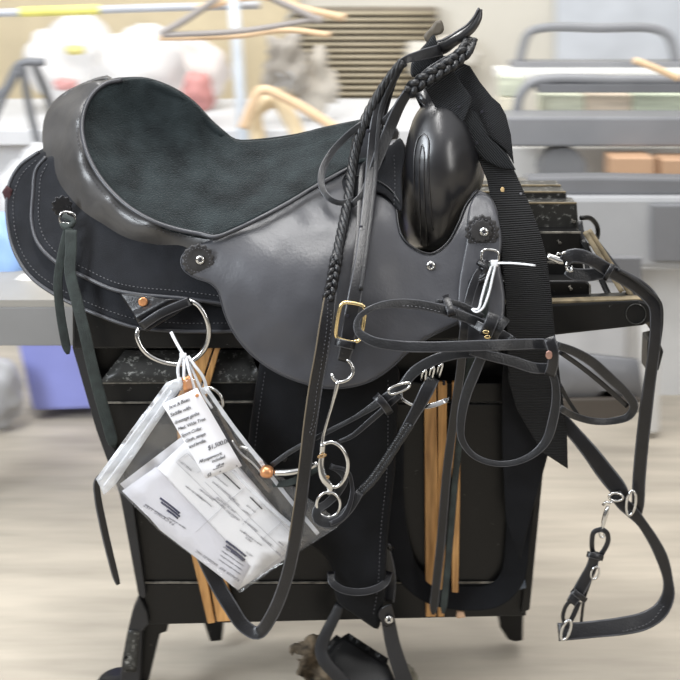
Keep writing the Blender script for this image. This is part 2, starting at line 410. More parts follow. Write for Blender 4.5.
# cantle band
CB = rbf([(98, 120, .105), (112, 165, .062), (135, 188, .038), (165, 210, .004), (110, 95, .125), (110, 80, .135), (72, 88, .14), (46, 112, .13), (43, 150, .105), (58, 198, .065), (95, 235, .03), (145, 254, 0), (185, 257, -.02), (215, 237, -.04),
          (105, 84, .104), (84, 115, .070), (86, 150, .036), (112, 192, .001), (155, 222, -.029), (64, 130, .085), (78, 190, .035), (125, 230, -.012)])
cantle = sheet('cantle', [(120, 79), (108, 80), (90, 82), (72, 88), (56, 99), (47, 111), (43, 125), (43, 150), (48, 175), (58, 198), (75, 218), (95, 235), (120, 247), (145, 254), (165, 258), (185, 257), (202, 250), (217, 237), (200, 228), (160, 214), (120, 190), (98, 160), (92, 120), (105, 90)],
      lambda x, y: CB(x, y), M['cantle'], saddle, .005, 5, True, 3, .0015, both=.137)
stitch([(96, 88), (84, 104), (77, 125), (80, 150), (90, 175), (106, 197), (130, 217), (155, 229), (180, 236), (205, 238)], CB, M['thread_dark'], cantle, off=.0022)
# suede seat
seat_o = [(378, 118), (356, 121), (345, 123), (325, 127), (300, 134), (280, 138), (262, 140), (235, 140), (226, 132), (212, 120), (195, 103), (175, 88), (155, 80), (140, 78), (122, 80), (105, 84),
          (92, 95), (84, 112), (82, 130), (86, 150), (97, 173), (112, 192), (130, 208), (155, 222), (180, 230), (200, 234), (215, 236), (235, 228), (262, 215), (290, 200), (315, 185), (335, 174), (355, 164), (385, 158)]
SYs = lambda x, y: SY(x, y)-.004
seat = sheet('seat', seat_o, SYs, M['suede'], saddle, .010, 5, True, 3, .003, both=YC)
rim = [(122, 80), (105, 84), (92, 95), (84, 112), (82, 130), (86, 150), (97, 173), (112, 192), (130, 208), (155, 222), (180, 230), (200, 234), (215, 237), (235, 230), (262, 217), (290, 202), (315, 187), (335, 176), (352, 167)]
tube('seat_piping', [(x, y, min(SY(x, y), CB(x, y) if x < 180 else 9)-.004) for x, y in rim], 2.3, M['piping'], saddle)
stitch([(x+3.5, y-2.5) for x, y in rim[11:]], SYs, M['thread_dark'], seat, off=.0)
# side flap
flap_o = [(217, 238), (202, 243), (187, 250), (181, 260), (184, 270), (196, 278), (210, 283), (218, 291), (222, 305), (228, 322), (240, 342), (258, 360), (280, 374), (303, 383), (325, 388), (350, 387), (373, 380), (392, 367), (407, 353),
          (428, 338), (450, 327), (470, 318), (486, 302), (489, 270), (497, 240), (498, 212), (490, 196), (476, 190), (466, 205), (458, 224), (447, 243), (431, 253), (414, 248), (403, 236), (398, 212), (400, 175), (404, 150), (398, 139), (380, 146), (355, 162), (335, 172), (315, 183), (290, 198), (262, 214), (236, 228)]
flap = sheet('side_flap', flap_o, FY, M['leather'], saddle, .0045, 6, True, 3.5, .0035, both=YC-.01)
tube('flap_edge', [(x, y, FY(x, y)+.0025) for x, y in flap_o[1:22]], .9, M['piping'], flap)
tube('opening_edge', [(x, y, FY(x, y)-.001) for x, y in [(478, 190), (466, 205), (458, 224), (447, 243), (431, 253.5), (414, 248), (402, 236), (397, 212), (398, 190)]], 1.1, M['strap_soft'], flap)
stitch([(394, 205), (395, 180), (394, 155)], lambda x, y: FY(x, y)-.008, M['thread_dark'], flap)
sheet('gusset', [(352, 128), (375, 122), (388, 146), (400, 138), (406, 150), (402, 175), (401, 212), (390, 200), (378, 193), (350, 196), (342, 180), (355, 164)], lambda x, y: FY(x, y)-.007, M['felt'], saddle, .004, 5, True, 3, .003)
tube('gusset_seam', [(x, y, FY(x, y)-.009) for x, y in [(345, 178), (362, 176), (380, 182), (392, 191), (400, 203)]], .8, M['strap_soft'], saddle)
# pommel swell
sw_o = [(432, 97), (417, 112), (408, 135), (403, 165), (400, 205), (402, 228), (409, 243), (420, 250), (432, 252), (447, 243), (459, 225), (468, 208), (477, 196), (484, 178), (482, 150), (474, 122), (458, 102), (445, 96)]
def SW(x, y):
    u = (x-440)/46; v = (y-178)/88
    return .095-.105*math.sqrt(max(0, 1-.8*(u*u+v*v)))
swell = sheet('pommel_swell', sw_o, SW, M['gloss'], saddle, .02, 5, True, 9, .02)
for dx, r in ((-6, 1.5), (6, 1.5)):
    pass
mb = MB()
mb.add(*tube_geo([(x, y, SW(x, y)-.0005) for x, y in [(415, 215), (414, 180), (415, 150), (419, 137), (424, 134), (428, 139), (428, 160), (430, 200), (433, 230)]], .95))
mb.add(*tube_geo([(x, y, SW(x, y)-.0005) for x, y in [(421, 245), (420, 215), (419, 180), (420, 152), (422, 145), (424, 152), (424, 190), (426, 225), (427, 246)]], .8))
mb.build('welt_seam', M['gloss'], swell)
# horn
horn = tube('horn', [(438, 112, .085, 17), (438, 90, .085, 13), (438, 70, .088, 11.5), (438, 56, .09, 12)], 12, M['gloss'], saddle)
hc = MB().add(*tube_geo([(426, 43, .065, 4), (434, 47, .064, 6.5), (442, 47, .062, 7.5), (452, 41, .06, 6.6), (463, 34.5, .06, 5.6), (472, 27, .06, 5), (478, 18, .06, 4), (480.5, 9, .06, 2)], 5, step=2)).build('horn_cap', M['gloss'], horn)
tube('horn_rim', [(430, 42, .05), (438, 41.5, .048), (447, 38, .05), (458, 31, .052), (467, 25, .054), (474, 17, .056), (479, 8, .058)], 1.2, M['piping'], hc)
sheet('worn_cap_edge', [(424, 37), (431, 28), (437, 21), (441, 20), (444, 30), (441, 34), (434, 36), (428, 43)], .05, mat('brown_edge_leather', (.10, .085, .065), .6), horn, .005, 3, True)
# webbing wrapped on the horn (part of the nylon strap thing further down)
# conchos
def rosette(cx, cy, r, Y, inner=None):
    o = sheet('rosette', disc_out(cx, cy, r, 96, 14, .07), lambda x, y: Y, M['rosette'], saddle, .003, 4, False, 2.5, .0015)
    if inner:
        sheet('inner_rosette', disc_out(cx-1, cy-1, inner, 72, 11, .08), Y-.003, M['rosette'], o, .0028, 3, False, 2, .0012)
    stitch([p for p in disc_out(cx, cy, r*.78, 24)], lambda x, y: Y-.0005, M['thread_dark'], o, 'edge_beading', r=.6, dash=1.4, gap=2, closed=True)
    screw(o, cx+2, cy, 5, Y-.005 if inner else Y-.003)
rosette(198, 260, 15.5, FY(198, 260)-.005)
rosette(482, 232, 16.5, FY(482, 232)-.012, 11)
screw(saddle, 431, 266, 5.2, FY(431, 266)-.004, name='stud')
tab = sheet('rosette_tab', [(462, 262), (466, 240), (467, 222), (470, 205), (477, 194), (489, 196), (496, 210), (502, 240), (500, 262), (505, 300), (500, 335), (490, 345), (470, 345), (460, 330), (458, 290)], lambda x, y: FY(x, y)-.006, M['leather'], saddle, .004, 5, True, 3, .003)
# rigging
rt = sheet('rigging_tab', [(119, 293), (135, 294), (165, 298), (190, 300), (193, 303), (176, 315), (158, 325), (147, 332), (140, 327), (133, 314)], lambda x, y: PY(x, y)-.016-.006*max(0, 1-abs((x-150)*.55+(y-310))/9), M['strap'], saddle, .004, 3, False, 2.5, .002)
strap('tab_fold', [(142, 326, -.062), (160, 314, -.066), (190, 301, -.062)], 9, M['strap'], rt, .006)
sheet('copper_rivet', disc_out(143, 302, 5, 20), PY(143, 302)-.021, M['copper'], rt, .002, 2, False, 2.5, .0015)
tube('rigging_ring', [(188, 300, -.058), (197, 304, -.060), (205, 315, -.062), (209, 330, -.062), (206, 346, -.062), (196, 358, -.062), (181, 364, -.062), (164, 362, -.062), (149, 355, -.062), (141, 346, -.062), (137, 334, -.060), (139, 328, -.058)], 2.7, M['steel'], saddle)
# rear string: D ring, knot and strings
sr = empty('saddle_string', U(68, 222, .02), 'dark green-black leather string knotted to the ring behind the cantle', 'string')
tube('ring', rrect(67.5, 218, 15, 11, .012, .1, .3), 1.3, M['steel'], sr, True, 2)
sheet('string_rosette', disc_out(62, 206, 10, 60, 10, .1), .024, M['strap'], sr, .003, 3, False, 1.5, .001)
mb = MB(); mb.add(*tube_geo([(64, 216, .008), (74, 222, .0), (66, 228, -.003), (62, 224, .0), (70, 230, -.004), (74, 236, -.002), (66, 238, 0)], 3)); mb.build('knot', M['string'], sr)
strap('strand', [(68, 230, -.002), (63, 250, -.012), (58, 280, -.02), (60, 310, -.025), (64, 335, -.028), (68, 354, -.03)], 9, M['string'], sr, .003, tip=True)
strap('strand', [(71, 230, -.006), (71, 250, -.016), (70, 272, -.025), (76, 298, -.035), (84, 330, -.045), (92, 365, -.05), (101, 400, -.052), (109, 428, -.052), (114, 447, -.052)], 11.5, M['string'], sr, .0035, tip=True)
# fender, keeper, stirrup
FD = rbf([(259, 367, -.062), (247, 455, -.05), (300, 540, -.045), (330, 562, -.045), (337, 602, -.045), (377, 628, -.05), (394, 470, -.05), (396, 375, -.06), (330, 450, -.066), (355, 590, -.06)])
fender = sheet('fender', [(262, 360), (258, 372), (252, 410), (247, 455), (248, 500), (270, 528), (300, 541), (315, 548), (326, 558), (332, 572), (334, 590), (338, 603), (350, 612), (362, 620), (378, 629), (382, 610), (385, 590), (388, 535), (395, 470), (398, 400), (396, 365), (330, 370)], FD, M['fender'], saddle, .007, 6, True, 5, .006)
stitch([(388, 380), (388, 420), (387, 470), (381, 530), (378, 585), (373, 617)], FD, M['thread_dark'], fender, off=.002)
stitch([(265, 372), (259, 412), (254, 455)], FD, M['thread_dark'], fender, off=.002)
strap('keeper', [(331, 572, -.055), (332, 582, -.066), (341, 589, -.071), (356, 592, -.073), (372, 590, -.071), (385, 583, -.064), (389, 572, -.05)], 7.5, M['strap'], saddle, .003)
strap('stirrup_leather', [(384, 546, -.02), (388, 560, -.02), (391, 580, -.022), (389, 602, -.03)], 10, M['strap'], saddle, .005)
tube('leather_fold', [(383, 548, -.024), (388, 544, -.026), (391, 549, -.024)], 2.5, M['strap'], saddle)
st = empty('st', U(360, 670, -.05), None, None); st.name = 'stirrup'; st.parent = saddle; st.matrix_parent_inverse = Matrix.Translation(-WORLD[saddle])
strap('stirrup_arm', [(340, 604, -.035, 9), (334, 618, -.04, 11), (326, 634, -.046, 12), (321, 648, -.052, 13), (324, 660, -.058, 13), (334, 672, -.06, 13), (348, 686, -.06, 13), (360, 697, -.06, 13)], 12, M['grey_post'], st, .012)
strap('stirrup_arm', [(386, 608, -.05, 13), (389, 625, -.052, 14), (393, 645, -.055, 15), (399, 665, -.058, 16), (405, 683, -.06, 17), (409, 697, -.06, 17)], 14, M['grey_post'], st, .012)
sheet('stirrup_tread', [(343, 636), (352, 642), (372, 655), (389, 666), (397, 684), (392, 698), (362, 698), (344, 684), (328, 664), (326, 656), (334, 645)], lambda x, y: -.005-.0011*(y-640), M['black_rail'], st, .008, 4, False, 3, .003)
strap('tread_edge', [(328, 660, -.046, 4), (340, 676, -.055, 4), (352, 688, -.062, 4), (362, 698, -.066, 4)], 4, M['strap_soft'], st, .006)
sheet('arm_cap', [(378, 615), (381, 608), (391, 604), (393.5, 612), (394, 621), (387, 627), (381, 622)], -.062, M['strap'], st, .006, 3, True, 2.5, .002)
screw(st, 389, 620, 4.5, -.066, name='bolt')
# ------------------------------------------------------------------ latigo straps (hanging ties)
lat = empty('latigo_strap', U(470, 300, -.08), 'long black leather tie strap hanging doubled from the front saddle ring', 'strap')
tube('ring', rrect(490, 256, 17, 12, -.058, .15, .3), 1.4, M['steel'], lat, True, 2)
strap('strap_body', [(489, 262, -.062), (478, 275, -.07), (469, 300, -.078), (464, 330, -.095), (461, 365, -.07), (455, 410, -.05), (447, 470, -.03), (441, 540, -.025), (433, 614, -.025)], 9, M['strap'], lat, .003, tip=True)
strap('strap_tail', [(492, 264, -.064), (486, 300, -.078), (478, 345, -.07), (469, 365, -.062), (463, 410, -.045), (456, 470, -.028), (450, 540, -.024), (443, 613, -.024)], 7, M['string'], lat, .003, tip=True)
mb = MB()
for k in range(3): mb.add(*tube_geo([(478+k*3, 262+k*5, -.066), (486+k*1, 268+k*4, -.072), (482-k*3, 276+k*3, -.07), (474-k*2, 274+k*4, -.066)], 3, False, 2))
mb.build('knot', M['strap'], lat)
# girth band behind
gb = strap('girth_band', [(392, 440, -.005), (392, 500, -.004), (397, 540, -.003), (408, 572, -.003), (430, 591, -.003), (462, 598, -.003), (495, 595, -.003), (512, 578, -.003), (518, 540, -.003), (520, 500, -.003)], 24, M['fender'], None, .005,
      label='wide dark fabric cinch band looping low across the front of the black rack', cat='cinch')

# ================================================================== NYLON WEBBING
web = empty('nylon_strap', U(520, 250, -.03), 'wide ribbed black nylon webbing strap wrapped on the saddle horn and hanging down', 'strap')
WY = rbf([(487, 165, .03), (513, 165, .035), (500, 240, -.03), (548, 260, -.028), (508, 335, -.05), (556, 335, -.05), (568, 468, -.03), (545, 455, -.03), (520, 400, -.035), (462, 122, .04), (495, 120, .045)])
sheet('hanging_fall', [(463, 122), (470, 140), (478, 158), (487, 180), (493, 210), (500, 248), (505, 290), (507, 335), (508, 380), (517, 410), (530, 432), (542, 452), (568, 469), (567, 430), (561, 385), (556, 345), (552, 300), (547, 258), (540, 232), (530, 205), (517, 176), (509, 158), (500, 135)], WY, M['nylon'], web, .0025, 5, False, 2, .001)
sheet('lower_layer', [(505, 335), (502, 380), (502, 440), (506, 520), (520, 560), (530, 520), (548, 455), (552, 400), (556, 340)], lambda x, y: WY(x, y)+.012, M['fender'], web, .0025, 6, False, 2, .001)
h1 = sheet('horn_wrap', [(412, 77), (411, 64), (418, 52), (428, 41), (434, 34), (438, 46), (444, 58), (436, 66), (425, 74)], lambda x, y: .045, M['nylon_a'], web, .0025, 4, True, 3, .006)
h2 = sheet('outer_fold', [(452, 66), (460, 62), (470, 66), (480, 82), (492, 97), (500, 104), (506, 115), (511, 135), (514, 164), (505, 150), (490, 138), (478, 122), (470, 112), (462, 92)], lambda x, y: .04-.008*sin((x-450)/20), M['nylon_b'], web, .0025, 4, False, 2, .001)
sheet('folded_tip', [(425, 88), (440, 78), (453, 70), (462, 84), (473, 99), (468, 112), (462, 126), (448, 121), (436, 108)], lambda x, y: .022, M['nylon_b'], web, .0025, 4, False, 2, .001)
sheet('inner_fold', [(455, 122), (466, 108), (476, 112), (490, 138), (508, 155), (516, 170), (500, 168), (484, 160), (474, 148)], lambda x, y: .026, M['nylon_a'], web, .0025, 4, False, 2, .001)
sheet('punched_hole', disc_out(459, 107, 1.6, 10), .0205, M['ink'], web, .0006, 1, False)
sheet('punched_hole', disc_out(482, 112, 1.8, 10), .030, M['ink'], web, .0006, 1, False)
sheet('punched_hole', disc_out(477, 143, 1.6, 10), .0245, M['ink'], web, .0006, 1, False)
sheet('worn_hole', disc_out(502.5, 190, 2, 10, ry=3), WY(502, 190)-.0015, mat('tan_hole_lining', (.6, .42, .2), .7), web, .0008, 1, False)
sheet('punched_hole', disc_out(521, 194, 1.4, 10), WY(521, 194)-.0015, M['thread'], web, .0008, 1, False)

# ================================================================== BRIDLE
BY = rbf([(458, 52, .035), (432, 62, .02), (403, 64, .02), (380, 95, .03), (362, 130, .02), (352, 165, .012), (345, 210, -.03), (338, 255, -.075), (330, 298, -.105), (322, 350, -.118), (308, 440, -.118), (300, 500, -.118), (370, 150, .012), (366, 200, -.025),
          (358, 280, -.095), (350, 320, -.115), (345, 380, -.118), (430, 350, -.118), (550, 345, -.09)])
br = empty('bridle', U(400, 330, -.12), 'black leather bridle with brass buckle and braided reins draped over the saddle horn', 'bridle')
def b(x, y, *e, o=0): return (x, y, BY(x, y)+o)+e
# rear braided part wrapping under the horn cap (plaited)
def plait(P, r, amp, per, n=3, depth=.6):
    sm = path3(P, False, 1.2); mb = MB(); L = [0]
    for i in range(1, len(sm)): L.append(L[-1]+(sm[i][0]-sm[i-1][0]).length/PX(sm[i][0]))
    for k in range(n):
        Q = []
        for i, (p, _) in enumerate(sm):
            t = 2*pi*(L[i]/per+k/n); T = (sm[min(i+1, len(sm)-1)][0]-sm[max(i-1, 0)][0]).normalized(); v = (CAM-p).normalized()
            W = T.cross(v).normalized(); Nn = W.cross(T); s = PX(p)
            Q.append((p+W*amp*s*sin(t)+Nn*amp*s*depth*sin(2*t), 2.1*r*s, 1.7*r*s, 0))
        mb.add(*sweep(Q[::1], CIRC[::1]))
    return mb
def twisted(P, r, R_, per, n=4):
    sm = path3(P, False, 1.5); mb = MB(); L = [0]
    for i in range(1, len(sm)): L.append(L[-1]+(sm[i][0]-sm[i-1][0]).length/PX(sm[i][0]))
    for k in range(n):
        Q = []
        for i, (p, _) in enumerate(sm):
            t = 2*pi*(L[i]/per+k/n); T = (sm[min(i+1, len(sm)-1)][0]-sm[max(i-1, 0)][0]).normalized(); v = (CAM-p).normalized()
            W = T.cross(v).normalized(); Nn = W.cross(T); s = PX(p)
            Q.append((p+W*R_*s*cos(t)+Nn*R_*s*sin(t), 2*r*s, 2*r*s, 0))
        mb.add(*sweep(Q, CIRC))
    return mb
rein = twisted([b(403, 62), b(393, 74), b(380, 93), b(370, 110), b(362, 128), b(356, 148), b(352, 170), b(349, 195), b(344, 220), b(339, 245), b(336, 262)], 2.7, 2.7, 34).build('braided_rein', M['strap_soft'], br)
plait([b(337, 255), b(334, 272), b(331, 288), b(328, 300)], 2.6, 3.8, 24, 3).build('plaited_end', M['strap'], rein)
plait([b(470, 40, o=.03), b(467, 48, o=-.004), b(456, 60, o=-.006), b(444, 68, o=-.008), b(430, 76, o=-.01), b(418, 84, o=-.01), b(408, 92, o=-.01)], 3.3, 4.6, 30, 3).build('plaited_rein', M['strap_soft'], br)
strap('rein_strap', [b(412, 86, 9, .3, o=-.004), b(400, 105, 11, .3, o=-.004), b(391, 125, 12, .3), b(381, 150, 12, .2), b(371, 176, 9, .1), b(362, 195, 7), b(352, 205, 6)], 11, M['strap_soft'], br)
strap('rein_strap', [b(455, 55, o=.0), b(430, 70, 7), b(413, 86, 7), b(396, 108, 7), b(383, 122, 7), b(368, 128, 7, o=.004)], 7, M['strap_soft'], br)
strap('crown_strap', [b(440, 50, 12, o=.02), b(418, 56, 10, o=.01), b(402, 62, 7), b(391, 85, 9, o=.01), b(384, 105, 11, o=.012), b(377, 128, 12, o=.012)], 11, M['strap'], br)
strap('loop_strap', [b(377, 118, 7, o=.004), b(360, 126, 7, o=-.004), b(343, 140, 7, o=-.006), b(330, 155, 7, o=-.01), b(322, 172, 7.5, o=-.014), b(322, 187, 7, o=-.014), b(330, 199, 6, o=-.012), b(342, 203, 6, o=-.006), b(354, 199, 6, o=-.002)], 7, M['strap_soft'], br, .0028)
# cheek strap, doubled, down to the brass buckle
ck = strap('cheek_strap', [b(402, 62, 9), b(392, 80, 10), b(382, 100, 11), b(376, 125, 12), b(373, 155, 12.5), b(370, 190, 13), b(366, 225, 13), b(361, 262, 13), b(355, 295, 14), b(349, 330, 15), b(346, 350, 14), b(343, 361, 12)], 12, M['strap'], br, .004)
strap('strap_layer', [b(403, 61, 3, o=-.004), b(391, 84, 3.5, o=-.004), b(381, 108, 4, o=-.004), b(378, 130, 4, o=-.004), b(376, 160, 4, o=-.004), b(374, 190, 4, o=-.004), b(370, 225, 4, o=-.004), b(365, 262, 4, o=-.004), b(361, 290, 4, o=-.004)], 4, M['strap_soft'], ck, .003)
strap('strap_layer', [b(372, 160, 4, o=.001), b(364, 165, 5, o=.001), b(360, 195, 5, o=.001), b(358, 235, 5, o=.001), b(354, 270, 5, o=.001), b(350, 300, 5, o=.001)], 4, M['strap'], ck, .003)
for hy in (131, 227, 316):
    hx = {131: 368, 227: 361, 316: 347.5}[hy]
    sheet('punched_hole', disc_out(hx, hy, 1.9, 10), BY(hx, hy)-.0035, M['ink'], ck, .0006, 1, False)
tube('brass_buckle', rrect(350.5, 322, 25, 37, BY(350, 322)-.004, .17, .2), 2.0, M['brass'], br, True, 2.5)
strap('buckle_keeper', [b(336, 342, o=-.003), b(345, 344, o=-.006), b(354, 346, o=-.003)], 8, M['strap'], br, .006)
# flat rein going down and looping under
rl = [b(331, 292, 12), b(327, 320, 14), b(322, 352, 14), b(316, 385, 14), b(311, 420, 14), b(306, 460, 13), b(301, 500, 13), (295, 540, -.115, 13), (286, 580, -.11, 13), (272, 615, -.105, 13), (258, 633, -.10, 13), (244, 626, -.095, 14), (230, 606, -.09, 15), (215, 580, -.08, 15), (200, 548, -.075, 15), (188, 520, -.07, 15)]
fr = strap('flat_rein', rl, 13, M['strap'], br, .0038)
strap('tan_edge', [(x-w/2+.4, y, Y-.0006) for x, y, Y, w in rl[0:8]], 1.5, mat('tan_cut_leather', (.14, .115, .08), .8), fr, .003)
stitch([(328, 300), (327, 325), (323, 355), (317, 390), (313, 420), (309, 436)], lambda x, y: BY(x, y)-.001, M['thread_dark'], fr, off=.0015, r=.4)
stitch([(331, 310), (331, 325), (327, 355), (322, 390), (317, 418), (311, 436)], lambda x, y: BY(x, y)-.001, M['thread_dark'], fr, off=.0015, r=.4)
# noseband loop
NY = rbf([(358, 325, -.135), (400, 348, -.145), (450, 347, -.145), (500, 345, -.14), (555, 348, -.12), (500, 335, -.105), (470, 318, -.10), (440, 308, -.105), (410, 303, -.11), (385, 304, -.12), (365, 312, -.13)])
def nb(x, y, *e, o=0): return (x, y, NY(x, y)+o)+e
nos = strap('noseband', [nb(512, 340, 8), nb(500, 333, 9), nb(485, 325, 9), nb(470, 319, 10), nb(440, 309, 10), nb(412, 304, 10), nb(388, 304, 8), nb(370, 309, 6), nb(358, 319, 6), nb(358, 331, 8), nb(372, 341, 10), nb(400, 346, 11), nb(430, 347, 11), nb(465, 346, 11), nb(500, 345, 11), nb(530, 344, 11), nb(552, 344, 11)], 10, M['strap_soft'], br, .0034)
stitch([(440, 312), (425, 308), (410, 306), (400, 306)], lambda x, y: NY(x, y), M['thread'], nos, off=.003, r=.4)
strap('strap_keeper', [nb(446, 297, o=-.004), nb(449, 306, o=-.006), nb(452, 315, o=-.004)], 8, M['strap'], br, .007)
strap('strap_tail', [nb(436, 301, 3), nb(455, 303, 6, o=-.004), nb(472, 311, 8, o=-.004), nb(482, 318, 8, o=-.004)], 7, M['strap_soft'], br, .003)
strap('cross_strap', [nb(470, 321, 8, o=.01), nb(488, 331, 10, o=-.004), nb(506, 337, 10, o=0), nb(520, 346, 6, o=.01)], 9, M['strap'], br, .004)
strap('strap_keeper', [(494, 315, -.112), (490, 325, -.118), (486, 334, -.112)], 13, M['strap'], br, .008)
strap('strap_keeper', [(505, 320, -.108), (499, 328, -.118), (493, 338, -.108)], 9, M['strap_soft'], br, .008)
for dy in (0, 5): sheet('brass_stud', disc_out(486+dy*.3, 332+dy, 3.4, 14, ry=2.2), -.124, M['brass'], br, .0015, 1.5, False, 1.4, .001)
strap('lower_strap', [(470, 351, -.13, 8), (490, 356, -.128, 10), (512, 361, -.125, 11), (535, 368, -.122, 11), (553, 368, -.118, 10)], 10, M['strap_soft'], br, .0034)
strap('end_keeper', [(549, 337, -.128), (553, 350, -.132), (553, 363, -.13), (550, 374, -.126)], 11, M['strap'], br, .008)
sheet('brass_rivet', disc_out(549, 355, 3.5, 14, ry=4.5), -.1375, mat('rosy_metal', (.5, .3, .25), .35, .8), br, .0012, 1.5, False, 1.4, .001)
# hanging loop (throat strap)
strap('throat_strap', [(483, 353, -.12, 10), (475, 372, -.12, 11), (466, 395, -.12, 10.5), (461, 420, -.122, 9), (462, 440, -.124, 7), (473, 455, -.125, 6), (492, 463, -.126, 6), (512, 463, -.126, 6), (532, 455, -.125, 7), (546, 441, -.124, 9), (553, 420, -.123, 10), (556, 400, -.122, 9), (555, 382, -.121, 8), (550, 368, -.12, 8)], 9, M['strap_soft'], br, .0034)
strap('browband', [(556, 345, -.1, 8), (575, 352, -.085, 9), (592, 362, -.07, 10), (610, 378, -.06, 10), (625, 392, -.05, 9), (634, 406, -.045, 9), (629, 416, -.042, 8), (613, 421, -.04, 7), (592, 421, -.045, 7), (572, 415, -.06, 7), (560, 408, -.08, 7)], 8, M['strap_soft'], br, .0036)
strap('loop_lining', [(560, 352, -.08, 5), (580, 366, -.066, 5), (600, 382, -.056, 5), (616, 396, -.048, 5), (627, 406, -.042, 5)], 4, M['strap'], br, .003)
strap('side_tie', [(560, 385, -.05), (568, 400, -.04), (580, 418, -.035)], 4, M['strap_soft'], br, .003)
# curb strap with buckle
strap('chin_strap', [(500, 351, -.1, 10), (478, 352, -.105, 11), (455, 354, -.11, 11), (432, 361, -.112, 11), (414, 372, -.113, 11), (402, 386, -.114, 9), (388, 396, -.114, 9), (375, 405, -.112, 8), (356, 417, -.11, 5), (335, 428, -.11, 5), (312, 440, -.108, 5), (290, 452, -.1, 5), (272, 465, -.098, 5)], 8, M['strap_soft'], br, .003)
strap('strap_tail', [(400, 395, -.117, 6), (385, 408, -.115, 6), (370, 421, -.112, 6), (352, 436, -.11, 5), (338, 442, -.108, 4)], 6, M['strap'], br, .003)
tube('buckle', [(388, 391, -.122), (392, 387, -.122), (410, 383, -.122), (409, 387, -.123), (391, 394, -.123)], 1.3, M['steel'], br, True, 2)
strap('strap_keeper', [(376, 396, -.118), (383, 403, -.123), (389, 412, -.118)], 8, M['strap'], br, .008)
# curb ring and three-prong strap with plaited lower part
mb = MB().add(*tube_geo([(402, 388, -.098), (402, 398, -.102), (408, 403, -.106), (420, 407, -.109), (434, 405, -.109), (446, 401, -.107), (449, 398, -.104)], 1.6))
mb.add(*strap_geo([(422, 407, -.111), (434, 405, -.113), (447, 400, -.109)], 5, .002)); mb.build('curb_ring', M['steel'], br)
strap('buckle_strap', [(434, 378, -.112, 12), (428, 388, -.118, 14), (421, 402, -.12, 13), (412, 418, -.12, 11), (402, 436, -.12, 10)], 12, M['strap'], br, .004)
for k in range(3): tube('buckle_bar', [(421+k*8, 380-k*3, -.12), (423+k*8, 372-k*3, -.126), (426+k*8.3, 370-k*3, -.126), (425+k*7, 381-k*2, -.122)], 1.1, M['steel'], br)
plait([(410, 424, -.122), (398, 442, -.122), (385, 462, -.124), (372, 480, -.126), (357, 495, -.126)], 1.9, 3.3, 11, 4, .35).build('plaited_strap', M['strap_soft'], br)
strap('curb_wrap', [(360, 492, -.128, 8), (352, 505, -.132, 9), (342, 516, -.135, 10), (330, 523, -.137, 11), (318, 519, -.137, 11), (317, 510, -.135, 9), (326, 504, -.13, 8), (338, 492, -.126, 8), (345, 478, -.124, 7), (338, 470, -.122, 6), (330, 466, -.12, 6)], 9, M['strap_soft'], br, .004)
strap('curb_wrap', [(330, 466, -.126, 4), (347, 471, -.126, 4), (352, 485, -.128, 4), (351, 500, -.134, 5), (343, 517, -.14, 6), (330, 524, -.143, 5)], 5, M['strap'], br, .003)
# bit (near cheek)
bit = empty('cheek', U(330, 440, -.13), None, None); bit.name = 'bit_cheek'
bit.parent = br; bit.matrix_parent_inverse = Matrix.Translation(-WORLD[br])
mb = MB()
mb.add(*tube_geo([(347, 359, -.12), (352.5, 366, -.122), (352.5, 374, -.124), (347, 380, -.125), (338, 382, -.125), (333, 378, -.124), (332, 373, -.122)], 1.9))
mb.add(*tube_geo([(338, 381, -.125, 2.6), (336, 390, -.126, 2.2), (332, 405, -.127, 1.6), (327, 422, -.128, 1.5), (323, 438, -.129, 1.7), (322.5, 444, -.13, 2.2)], 2))
mb.add(*tube_geo([(323, 443, -.13, 3), (322, 455, -.13, 3.0), (321, 466, -.131, 3.6), (324, 478, -.132, 4.6), (330, 487, -.132, 3.6), (329, 495, -.132, 2)], 3))
mb.add(*tube_geo([(323, 444, -.131), (332, 442, -.132), (341, 447, -.133), (347, 458, -.134), (347.5, 470, -.134), (343, 481, -.134), (336, 487, -.133), (330, 486, -.132)], 2.1))
mb.add(*tube_geo(ring_pts(328.5, 504.5, 11.8, 12.5, -.134), 1.7, True))
mb.build('shank', M['steel'], bit)
for yy in (456, 478): ring('shank_band', 322 if yy < 460 else 325, yy, 4.2, 1.3, -.135, .8, mat('worn_brass', (.35, .22, .1), .5, .6), bit, rot=-.3)
mb = MB().add(*tube_geo([(275, 472.5, -.105, 3.5), (290, 472, -.11, 3.6), (305, 469, -.112, 3.4), (318, 463, -.114, 3)], 3.4)); mb.build('mouthpiece', M['steel'], bit)
sp = MB()
for i in range(9):
    pass
mb = MB().add(*tube_geo([(260.5, 471, -.104, 3.5), (262.5, 471.3, -.104, 5.6), (266, 471.5, -.104, 6.6), (270, 472, -.104, 6.2), (273, 472.4, -.104, 4.2)], 6, step=1)); mb.build('copper_roller', M['copper'], bit)
strap('leather_guard', [(273, 484, -.098), (288, 483, -.1), (302, 477, -.1), (318, 468, -.1)], 7, M['string'], bit, .003)
